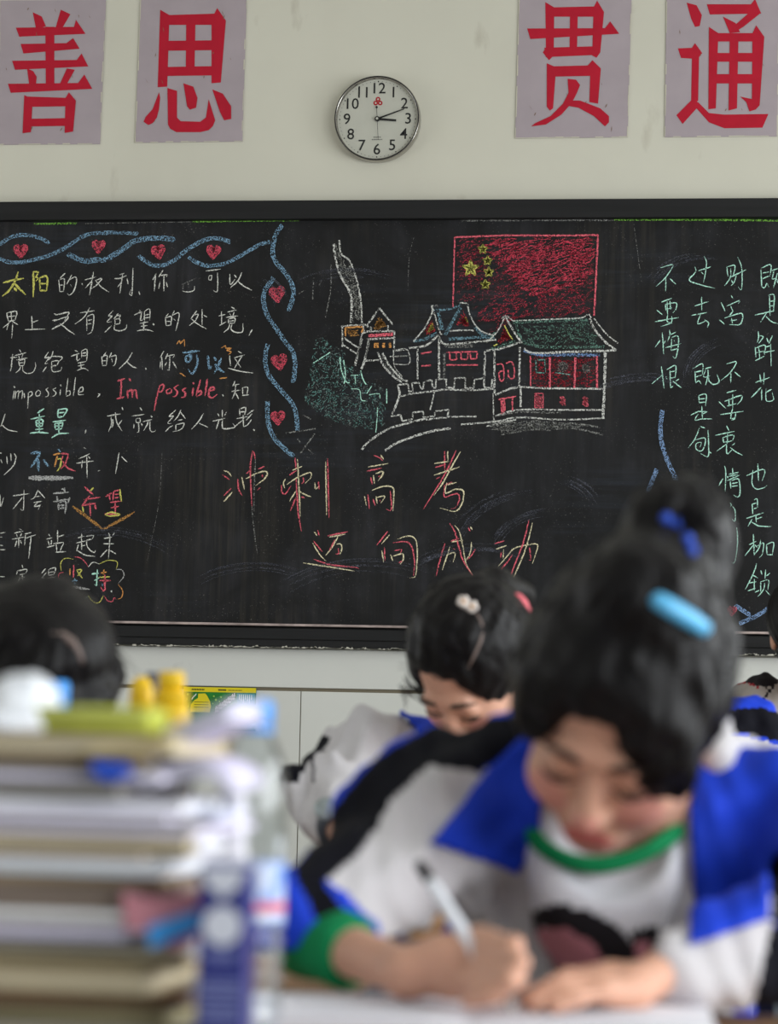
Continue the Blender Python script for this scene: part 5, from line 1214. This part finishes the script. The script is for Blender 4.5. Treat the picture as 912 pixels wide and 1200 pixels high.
# ================================================================ desks and stools
wood = mat('desk_wood', (150,112,76), .5, .35, noise=.2, nscale=5, stretch=(1,8,8)); steel = mat('desk_steel', (96,104,112), .45, .4, metal=.4)
def desk(label, cx, cy, w=.60, d=.40, z=DESK, group=None, shelf=True):
    t = thing('student_desk', label, 'desk', (cx, cy, 0))
    MB().box((cx-w/2, cy-d/2, z-.022), (cx+w/2, cy+d/2, z), bev=.004).build('desktop', [wood], t)
    for sx in (-1, 1):
        for sy in (-1, 1):
            x, y = cx+sx*(w/2-.03), cy+sy*(d/2-.03); MB().box((x-.014, y-.014, 0), (x+.014, y+.014, z-.021), bev=.002).build('leg', [steel], t)
    for sx in (-1, 1): MB().box((cx+sx*(w/2-.03)-.01, cy-d/2+.03, .08), (cx+sx*(w/2-.03)+.01, cy+d/2-.03, .105)).build('foot_rail', [steel], t)
    mb = MB(); mb.box((cx-w/2+.045, cy-d/2+.02, z-.115), (cx+w/2-.045, cy+d/2-.05, z-.108)); mb.box((cx-w/2+.045, cy-d/2+.02, z-.108), (cx+w/2-.045, cy-d/2+.028, z-.021)); mb.build('book_tray', [steel], t)
    return t
def stool(label, p, z):
    t = thing('stool', label, 'stool', (p.x, p.y, 0))
    MB().box((p.x-.16, p.y-.13, z-.025), (p.x+.16, p.y+.13, z), bev=.006).build('seat', [wood], t)
    for sx in (-1, 1):
        for sy in (-1, 1): MB().box((p.x+sx*.13-.013, p.y+sy*.10-.013, 0), (p.x+sx*.13+.013, p.y+sy*.10+.013, z-.024)).build('leg', [steel], t)
X = lambda px, d: P(px, 870, d).x
Yd = lambda px, d: P(px, 870, d).y
desk('wooden desk under the writing hands of the girl with the bun', X(668, 2.34), Yd(668, 2.34), .66, .40)
desk('wooden desk carrying the tall pile of books and papers', X(55, 1.98), Yd(55, 1.98), .62, .34)
desk('wooden desk of the bowed student behind the pile of books', X(40, 2.92), Yd(40, 2.92)-.02, .72)
desk('wooden desk of the girl with the flower clip', X(545, 3.86), Yd(545, 3.86), .62, .40)
desk('wooden desk of the student hidden behind the bun', X(772, 4.86), Yd(772, 4.86), .50, .36)
desk('wooden desk of the boy at the right edge', X(962, 5.90), Yd(962, 5.90), .56, .36)
for p, l in ((pel1, 'stool under the girl with the bun'), (p2, 'stool under the girl with the flower clip'), (p3, 'stool under the bowed student at left'), (p4, 'stool under the student hidden behind the bun'), (p5, 'stool under the boy at the right edge')):
    stool('plain wooden '+l, p, p.z-.122)
# ================================================================ paper under her hands
def pagem(name, c, k=.10):
    return mat('pages_'+name, c, .85, .1, noise=k, nscale=9, stretch=(.5,.5,55))
def sheet_m(name, c): return mat('sheet_'+name, c, .85, .15, noise=.03, nscale=12)
pb0 = Vector((X(560, 2.30), Yd(560, 2.28), DESK)); 
bk = thing('exam_booklet', 'thick white exam booklet lying open under the hands of the girl writing', 'booklet', pb0)
wb = .20; db = .105
Mz = Matrix.Translation(pb0) @ Matrix.Rotation(math.radians(3), 4, 'Z') @ Matrix.Translation(-pb0)
for s, nm in ((-1, 0), (1, 1)):
    mb = MB(); n = 12; V = []; F = []
    for i in range(n+1):
        t = i/n; x = pb0.x+s*t*wb; z = PAPER-.001-.004*(math.exp(-t*9))-.004*max(0, t-.7)
        for y in (pb0.y-db, pb0.y+db):
            V += [(x, y, z), (x, y, DESK+.003)]
    for i in range(n):
        a = 4*i; b = 4*(i+1); F += [(a, b, b+2, a+2), (a+1, a+3, b+3, b+1), (a, a+1, b+1, b), (a+2, b+2, b+3, a+3)]
    F += [(0,2,3,1), (4*n, 4*n+1, 4*n+3, 4*n+2)]
    mb.add([Mz @ Vector(v) for v in V], F); mb.build('page_block', [pagem('booklet', (232,230,238), .04)], bk)
MB().box((pb0.x-wb-.003, pb0.y-db-.002, DESK), (pb0.x+wb+.003, pb0.y+db+.002, DESK+.003), M=None, rotz=math.radians(3)).build('cover', [sheet_m('dark_cover', (60,58,70))], bk)
mb = MB()
for k in range(9):
    y = pb0.y-db+.02+k*.02
    for s in (-1, 1):
        x0 = pb0.x+s*.03; x1 = pb0.x+s*random.uniform(.12, .18)
        mb.add([Mz @ Vector(v) for v in ((x0,y,PAPER-.0006),(x1,y,PAPER-.0006),(x1,y+.0016,PAPER-.0006),(x0,y+.0016,PAPER-.0006))], [(0,1,2,3)])
mb.build('printed_line', [mat('print_grey', (120,120,130), .9)], bk)
sh = MB(); c0 = Vector((X(720, 2.24), Yd(720, 2.24)-.035, PAPER+.0006))
# ================================================================ the pile of books and papers at the left
SY = P(60, 870, 1.98).y
def px_x(px, d=1.87): return P(px, 870, d).x
def book(label, z, th, right_px, w, cover, pages, rot=0, dy=0, front_over=0.0, cat='book', name='book', bend=0.0, group=None):
    x1 = px_x(right_px); x0 = x1-w; d = .205; y0 = SY-d/2+dy; y1 = y0+d; cx, cy = (x0+x1)/2, (y0+y1)/2
    t = thing(name, label, cat, (cx, cy, z)); c = .0014
    Rm = Matrix.Translation((cx, cy, 0)) @ Matrix.Rotation(math.radians(rot), 4, 'Z') @ Matrix.Translation((-cx, -cy, 0))
    n = 14
    def slab(xa, xb, ya, yb, za, zb, mb, jag=0.0):
        V = []; F = []
        for i in range(n+1):
            u = i/n; xx = xa+(xb-xa)*u; s = bend*(math.sin(u*math.pi*1.5+label.__len__())*.5)
            V += [Rm @ Vector(v) for v in ((xx,ya,za),(xx,yb,za),(xx,yb,zb),(xx,ya,zb))]
        for i in range(n):
            a = 4*i; b = a+4; F += [(a,b,b+3,a+3),(a+1,a+2,b+2,b+1),(a+3,b+3,b+2,a+2),(a,a+1,b+1,b)]
        F += [(0,3,2,1),(4*n,4*n+1,4*n+2,4*n+3)]
        mb.add(V, F)
    if cover:
        mb = MB(); slab(x0, x1, y0, y1, z, z+c, mb); slab(x0, x1, y0, y1, z+th-c, z+th, mb); mb.box((x0, y1-.0015, z+c), (x1, y1, z+th-c), M=Rm.to_4x4()); mb.build('cover', [cover], t)
        mb = MB(); slab(x0+.003, x1-.003, y0+.003, y1-.002, z+c, z+th-c, mb); mb.build('pages', [pages], t)
    else:
        k = max(2, int(th/.0042)); hh = th/k
        for i in range(k):                      # a sheaf: sheets slipped a little against one another
            mb = MB(); jx, jy = random.uniform(-.012,.012), random.uniform(-.006,.004); slab(x0+jx, x1+jx, y0+jy, y1+jy, z+hh*i, z+hh*(i+1)-.0002, mb); mb.build('sheets', [pages if not isinstance(pages, list) else pages[i % len(pages)]], t)
    return t
cm = lambda n, c: mat('cover_'+n, c, .5, .35, noise=.08, nscale=14)
grey = pagem('grey', (150,146,140), .22); tan = pagem('tan', (164,142,112), .2); cream_p = pagem('cream', (196,184,158), .14); olive = pagem('olive', (140,132,104), .2); brown_p = pagem('brown', (116,94,74), .2)
lav = pagem('lavender', (218,212,232), .12); whitep = pagem('white', (236,236,240), .08); bluish = pagem('bluish', (216,228,242), .08); taupe = pagem('taupe', (140,126,116), .2)
z = DESK
spec = [ # label, thickness, right px, width, cover, pages, rot, dy
 ('yellow-green covered workbook at the very bottom of the pile', .013, 242, .27, cm('lime', (150,170,40)), cream_p, 1, 0),
 ('sheaf of grey exam papers right on the lime workbook', .016, 226, .30, None, [grey, cream_p, grey, taupe], -2, .004),
 ('grey-brown sheaf with a pale corner near the pile bottom', .014, 234, .27, None, [taupe, cream_p, grey, brown_p], 2, -.002),
 ('olive paper textbook low in the pile under the brown one', .014, 212, .26, cm('olive', (120,112,78)), olive, -1, .003),
 ('brown covered notebook low in the pile', .009, 222, .25, cm('brown', (112,80,58)), brown_p, 3, -.003),
 ('cream paged textbook below the pink folded sheet', .016, 196, .26, cm('cream', (190,176,140)), cream_p, -3, 0),
 ('tan sheaf of old exam papers in the lower half of pile', .013, 205, .28, None, [tan, olive, cream_p, brown_p], 1, .004),
 ('dark grey covered exercise book below the lavender sheaf', .007, 178, .25, cm('charcoal', (76,74,76)), grey, -2, -.004),
 ('lavender white sheaf of test papers at half height', .019, 160, .28, None, [lav, lav, grey, whitep, lav], 2, -.006),  # grey layer paints the shaded gap between the pale sheets
 ('brown kraft paper textbook in the middle of the pile', .013, 172, .27, cm('kraft', (128,108,90)), taupe, -1, .002),
 ('taupe sheaf of papers above the kraft textbook', .012, 196, .27, None, [taupe, tan], 2, 0),
 ('bluish white sheaf of test papers in the upper half of pile', .015, 205, .30, None, [bluish, whitep, taupe, bluish], -3, -.006),  # taupe layer is shade between sheets, put in as colour
 ('tan covered textbook with cream pages under the lavender papers', .012, 225, .27, cm('straw', (172,156,126)), cream_p, 1, 0),
 ('lavender sheaf of papers just above the straw coloured textbook', .014, 222, .29, None, [lav, grey, lav, whitep], -1, -.004),  # grey layer here colours in a dark gap between papers
 ('white paged exercise book under the dark gap filler', .010, 210, .27, cm('pale', (196,192,200)), whitep, 3, 0),
 ('dark book put in for a shaded gap near the top of the pile', .012, 150, .26, cm('slate', (56,52,56)), grey, -2, .002),  # dark cover paints the shaded gap between the papers
 ('lavender grey sheaf near the top of pile', .010, 178, .26, None, [lav, grey], 2, -.003),
 ('charcoal covered exercise book directly under the tan top book', .008, 168, .27, cm('graphite', (66,60,62)), tan, -1, 0),
 ('tan paged book with beige cover on top of the pile', .014, 205, .28, cm('beige', (176,160,130)), cream_p, 1, 0),
]
for (l, th, rp, w, c, pg, rot, dy) in spec:
    book(l, z, th, rp, w, c, pg, rot, dy, bend=0 if c else .0, name='book' if c else 'paper_sheaf', cat='book' if c else 'papers'); z += th
PILE = z
# papers curling out of the pile towards the right
def curl(label, path, y0, y1, m, cnt=5, gap=.0022, name='exam_paper', cat='papers', th=.0012):
    """loose sheets seen edge-on: path of (px, py) along the sheet, repeated in a few layers"""
    d = .5*(y0+y1)
    root = thing(name, label, cat, P(path[0][0], path[0][1], y0))
    for k in range(cnt):
        q = catmull([(p[0]+random.uniform(-3,3), p[1]-k*gap*1700+random.uniform(-1,1)) for p in path], 12); V = []; F = []
        for p in q:
            a = P(p[0], p[1], y0+.004*k); b = P(p[0], p[1], y0); 
            V += [(a.x, a.y, a.z), (a.x, a.y+(y1-y0), a.z), (a.x, a.y+(y1-y0), a.z+th), (a.x, a.y, a.z+th)]
        n = len(q)
        for i in range(n-1):
            a = 4*i; b = a+4; F += [(a,b,b+3,a+3),(a+1,a+2,b+2,b+1),(a+3,b+3,b+2,a+2),(a,a+1,b+1,b)]
        F += [(0,3,2,1),(4*n-4,4*n-3,4*n-2,4*n-1)]
        obj('sheet', V, F, [m if not isinstance(m, list) else m[k % len(m)]], root, True)
    return root
lav_s, white_s, pale_s, straw_s = sheet_m('lavender', (206,200,222)), sheet_m('white', (226,226,232)), sheet_m('pale', (214,220,232)), sheet_m('straw', (206,190,140))
Lz = {}
curl('lavender exam papers curling up off the right side of the pile', [(120,908),(165,896),(200,876),(240,858),(274,845)], 1.90, 2.02, [lav_s, white_s], 7)
curl('lavender white exam papers drooping from the right of the pile at upper height', [(150,930),(195,914),(228,908),(252,914),(270,928)], 1.90, 2.03, [white_s, lav_s], 6)
curl('white exam papers fanned out to the right at middle height of pile', [(140,975),(190,968),(225,962),(258,966)], 1.90, 2.02, [lav_s, pale_s], 4)
curl('straw yellow slip of paper sticking out under the top book', [(95,884),(140,884),(172,878),(198,866)], 1.86, 1.96, straw_s, 2)
curl('white folded sheets poking out right below the fanned papers', [(165,1040),(195,1024),(218,1008),(234,996)], 1.88, 1.98, white_s, 5, .003)
curl('crumpled white paper stack by the carton near the pile bottom', [(190,1130),(212,1120),(234,1122)], 1.87, 1.95, white_s, 5, .003)
curl('white sheets hanging at the bottom right of the pile', [(190,1196),(215,1180),(236,1168)], 1.87, 1.95, white_s, 5, .003)
# folded pink sheet, blue card and magenta slip tucked at the right of the pile
def card(label, name, corners, d, th, m, cat):
    V = [P(x, y, d) for x, y in corners]; V2 = [v+Vector((0, th, 0)) for v in V]; n = len(V)
    F = [tuple(range(n)), tuple(range(2*n-1, n-1, -1))]+[(i, i+n, (i+1) % n+n, (i+1) % n) for i in range(n)]
    return tag(obj(name, V+V2, F, [m]), label, cat)
card('dusty pink folded paper tucked into the right of the pile', 'folded_paper', [(143,1046),(176,1054),(212,1048),(236,1042),(238,1068),(200,1080),(168,1092),(146,1088)], 1.848, .05, sheet_m('pink', (206,140,152)), 'paper')
card('bright blue card below the pink folded paper', 'blue_card', [(172,1086),(238,1064),(240,1086),(176,1112)], 1.844, .03, sheet_m('sky', (80,172,250)), 'card')
card('thin magenta slip under the bright blue card', 'paper_slip', [(192,1106),(240,1088),(240,1098),(200,1112)], 1.847, .03, sheet_m('magenta', (190,80,140)), 'paper')
card('royal blue clip on the papers near the pile top', 'binder_clip', [(107,890),(148,894),(150,910),(128,916),(108,908)], 1.858, .02, mat('clip_royal', (36,76,186), .4, .4), 'clip')

# things lying on top of the pile
zt_ = PILE
def blob(name, label, cat, c, r, m, seed, amp, h=.004, flat=None):
    f = Field(); f.u(ell(c, r)); f.disp(folds(amp, 55, seed)); f.disp(folds(amp*.5, 130, seed+1))
    if flat is not None: f.isect(lambda p: -(p[:,2]-flat), .002)
    c = Vector(c); lo = (c.x-r[0]*1.35, c.y-r[1]*1.35, c.z-r[2]*1.5); hi = (c.x+r[0]*1.35, c.y+r[1]*1.35, c.z+r[2]*1.5)
    V, F = mesh_field(f, lo, hi, h, 1); return tag(obj(name, V, F, [m], None, True), label, cat)
bag_m = mat('plastic_white', (228,230,236), .35, .4, noise=.02, nscale=10)
c = P(20, 836, 1.93); blob('plastic_bag', 'crumpled white plastic bag on the left end of the pile', 'bag', (c.x, c.y, zt_+.004), (.036,.05,.030), bag_m, 5, .006, flat=zt_)
c = P(100, 833, 1.92)
case = thing('pencil_case', 'flat yellow-green pencil case lying on top of the pile', 'pencil case', (c.x, c.y, zt_))
pouch = MB().box((c.x-.056, c.y-.03, zt_), (c.x+.056, c.y+.03, zt_+.019), bev=.007).build('pouch', [mat('case_lime', (178,184,70), .5, .3, noise=.12, nscale=30)], case, True)
MB().box((c.x-.050, c.y-.031, zt_+.0115), (c.x+.050, c.y-.0285, zt_+.0145)).build('zip', [mat('case_zip', (150,146,110), .5)], pouch)
# blue-capped bottle behind the bag, yellow bottles behind the pile: they stand on the bowed student's desk
def bottle(name, label, px, d, top_py, prof, mats, parts, cat='bottle', base=DESK):
    b = P(px, 870, d); top = P(px, top_py, d).z; k = top-base
    t = thing(name, label, cat, (b.x, b.y, base)); M = Matrix.Translation((b.x, b.y, base))
    for (nm, mi, pf) in prof: MB().lathe([(r, zz*k) for r, zz in pf], 28, M).build(nm, [mats[mi]], t, True)
    return t, M, k
capb = mat('cap_blue', (50,150,236), .35, .4); petm = clear_mat('pet_plastic', .05, (.93,.96,.98)); water_l = mat('label_blue', (40,120,220), .4, .4)
yb = mat('bottle_yellow', (250,204,26), .4, .35, noise=.05, nscale=20)
bottle('water_bottle', 'water bottle whose blue cap shows behind the white plastic bag', 60, 2.76, 797, [('body', 1, [(.0001,0),(.030,.0),(.032,.02),(.032,.70),(.026,.80),(.014,.88),(.0135,.90)]), ('cap', 0, [(.016,.885),(.0175,.89),(.0175,.985),(.015,1),(.0001,1)])], [capb, petm], None)
bottle('squeeze_bottle', 'tall yellow squeeze bottle with stepped cap behind the pile', 199, 2.78, 787, [('body', 0, [(.0001,0),(.021,.0),(.022,.03),(.022,.76),(.0205,.80),(.0195,.885),(.0165,.90)]), ('collar', 0, [(.0165,.90),(.0178,.905),(.0178,.93),(.0150,.935)]), ('cap', 0, [(.0120,.935),(.0135,.94),(.0135,.985),(.0120,1),(.0001,1)])], [yb], None)
bottle('glue_bottle', 'small yellow glue bottle half hidden beside the bowed head', 164, 2.84, 793, [('body', 1, [(.0001,0),(.020,.0),(.021,.03),(.021,.76),(.012,.86)]), ('cap', 0, [(.0001,.86),(.0105,.87),(.0125,.92),(.0115,.97),(.006,1),(.0001,1)])], [yb, mat('bottle_ochre', (150,118,60), .5, .3)], None)
pn = P(175, 870, 2.90); mb = MB(); mb.tube([Vector((pn.x, pn.y, DESK+.0)), Vector((pn.x+.004, pn.y, P(179,788,2.90).z))], [.0095,.0095], 10)
tag(mb.build('marker_pen', [mat('marker_grey', (88,90,106), .4, .4)], None, True), 'dark grey marker pen standing between the two yellow bottles', 'pen')
pn2 = P(176, 870, 2.70)
# ---- clear water bottle right of the pile, on the front desk
bx = P(297, 870, 2.20); top = P(297, 820, 2.20).z
box = MB().box((bx.x-.045, bx.y-.033, DESK), (bx.x+.04, bx.y+.05, DESK+.030), bev=.002)
bt = thing('water_bottle', 'clear ribbed water bottle with light blue cap right of the pile', 'bottle', (bx.x, bx.y, DESK)); M = Matrix.Translation((bx.x, bx.y, DESK)); k = top-DESK
prof = [(.0001,0),(.024,.0),(.0285,.012),(.0285,.06)]
for i in range(9):
    a = .10+.052*i; prof += [(.0285,a),(.0262,a+.014),(.0285,a+.028)]
prof += [(.0285,.60),(.0285,.72),(.0265,.80),(.019,.875),(.0130,.905),(.0130,.925)]
MB().lathe([(r, zz*k) for r, zz in prof], 36, M, caps=False).build('body', [petm], bt, True)
MB().lathe([(.0145,.925*k),(.0158,.93*k),(.0158,.985*k),(.0140,k),(.0001,k)], 28, M).build('cap', [capb], bt, True)
MB().lathe([(.0140,.90*k),(.0165,.903*k),(.0165,.915*k),(.0140,.918*k)], 24, M).build('neck_ring', [capb], bt, True)
lab = MB().lathe([(.0290,.345*k),(.0290,.53*k)], 36, M, caps=False).build('label', [mat('label_mix', (44,120,214), .4, .4, rgb2=(214,222,236), nscale=55)], bt, True)
MB().lathe([(.0294,.38*k),(.0294,.41*k)], 36, M, caps=False).build('label_stripe', [mat('label_red', (206,96,120), .4, .4, noise=.2, nscale=60)], lab, True)
# ---- milk carton in front
d = 1.842; cxy = P(272, 870, d); ctop = P(269, 1012, d).z; hw = .0162; hd = .022
carton = thing('milk_carton', 'tall dark blue drink carton with white top in front of the pile', 'carton', (cxy.x, cxy.y, DESK)); H_ = ctop-DESK
rz = math.radians(3)
navy = mat('carton_navy', (38,44,118), .4, .4, noise=.12, nscale=20); cwhite = mat('carton_white', (206,208,220), .45, .35, noise=.04, nscale=20); cpale = mat('carton_print', (120,126,178), .5, .3, noise=.1, nscale=60)
Mc = Matrix.Translation((cxy.x, cxy.y, DESK)) @ Matrix.Rotation(rz, 4, 'Z')
MB().box((-hw,-hd,0), (hw,hd,H_), bev=.0015, M=Mc).build('box', [navy], carton)
mb = MB(); mb.add([Mc @ Vector(v) for v in ((-hw*.95,-hd-.0004,H_*.988),(hw*.95,-hd-.0004,H_*.988),(hw*.6,-hd-.0004,H_*.905),(0,-hd-.0004,H_*.862),(-hw*.6,-hd-.0004,H_*.905))], [(0,4,3,2,1)]); mb.build('white_shoulder', [cwhite], carton)
mb = MB(); n = 20; mb.add([Mc @ Vector((hw*.80*math.cos(t*2*math.pi/n), -hd-.0005, H_*.745+.0130*math.sin(t*2*math.pi/n))) for t in range(n)], [tuple(range(n))]); mb.build('white_emblem', [cwhite], carton)
mb = MB()
for zz, w_ in ((.62,.7),(.595,.5),(.50,.85),(.47,.85),(.44,.85),(.40,.8),(.37,.8),(.34,.8),(.26,.85),(.16,.85),(.13,.7)):
    mb.add([Mc @ Vector(v) for v in ((-hw*w_,-hd-.0005,H_*zz),(hw*w_,-hd-.0005,H_*zz),(hw*w_,-hd-.0005,H_*(zz+.016)),(-hw*w_,-hd-.0005,H_*(zz+.016)))], [(0,1,2,3)])
mb.build('printed_line', [cpale], carton)
MB().box((-hw-.001,-.004,H_), (hw+.001,.004,H_+.004), M=Mc).build('top_seam', [cwhite], carton)
# ---- white glue tube behind the carton
b = P(276, 870, 2.0); top = P(276, 905, 2.0).z; M = Matrix.Translation((b.x, b.y, DESK)); k = top-DESK
tb = thing('glue_tube', 'white upright tube standing between carton and water bottle', 'tube', (b.x, b.y, DESK))
MB().lathe([(.0001,0),(.0105,0),(.011,.01*k),(.011,.72*k),(.0105,.74*k)], 20, M).build('barrel', [mat('tube_white', (226,224,230), .4, .35)], tb, True)
MB().lathe([(.0098,.74*k),(.0100,.75*k),(.0092,.99*k),(.007,k),(.0001,k)], 20, M).build('cap', [mat('tube_cap', (214,212,222), .4, .35)], tb, True)
# ---- pile of books under the second girl's hands (hidden for the most part)
zz = DESK; bx2 = P(392, 900, 3.85)
for i, (th, l) in enumerate(((.020, 'thick white-paged textbook lowest under the hands of the girl with the flower clip'), (.018, 'white-paged textbook topmost under the hands of the girl with the flower clip'))):
    t = thing('book', l, 'book', (bx2.x, bx2.y, zz)); MB().box((bx2.x-.09, bx2.y-.12, zz), (bx2.x+.14, bx2.y+.06, zz+.002)).build('cover', [cm('pale', (196,192,200))], t)
    MB().box((bx2.x-.088, bx2.y-.118, zz+.002), (bx2.x+.138, bx2.y+.058, zz+th-.002)).build('pages', [whitep], t); MB().box((bx2.x-.09, bx2.y-.12, zz+th-.002), (bx2.x+.14, bx2.y+.06, zz+th)).build('cover', [cm('pale', (196,192,200))], t); zz += th
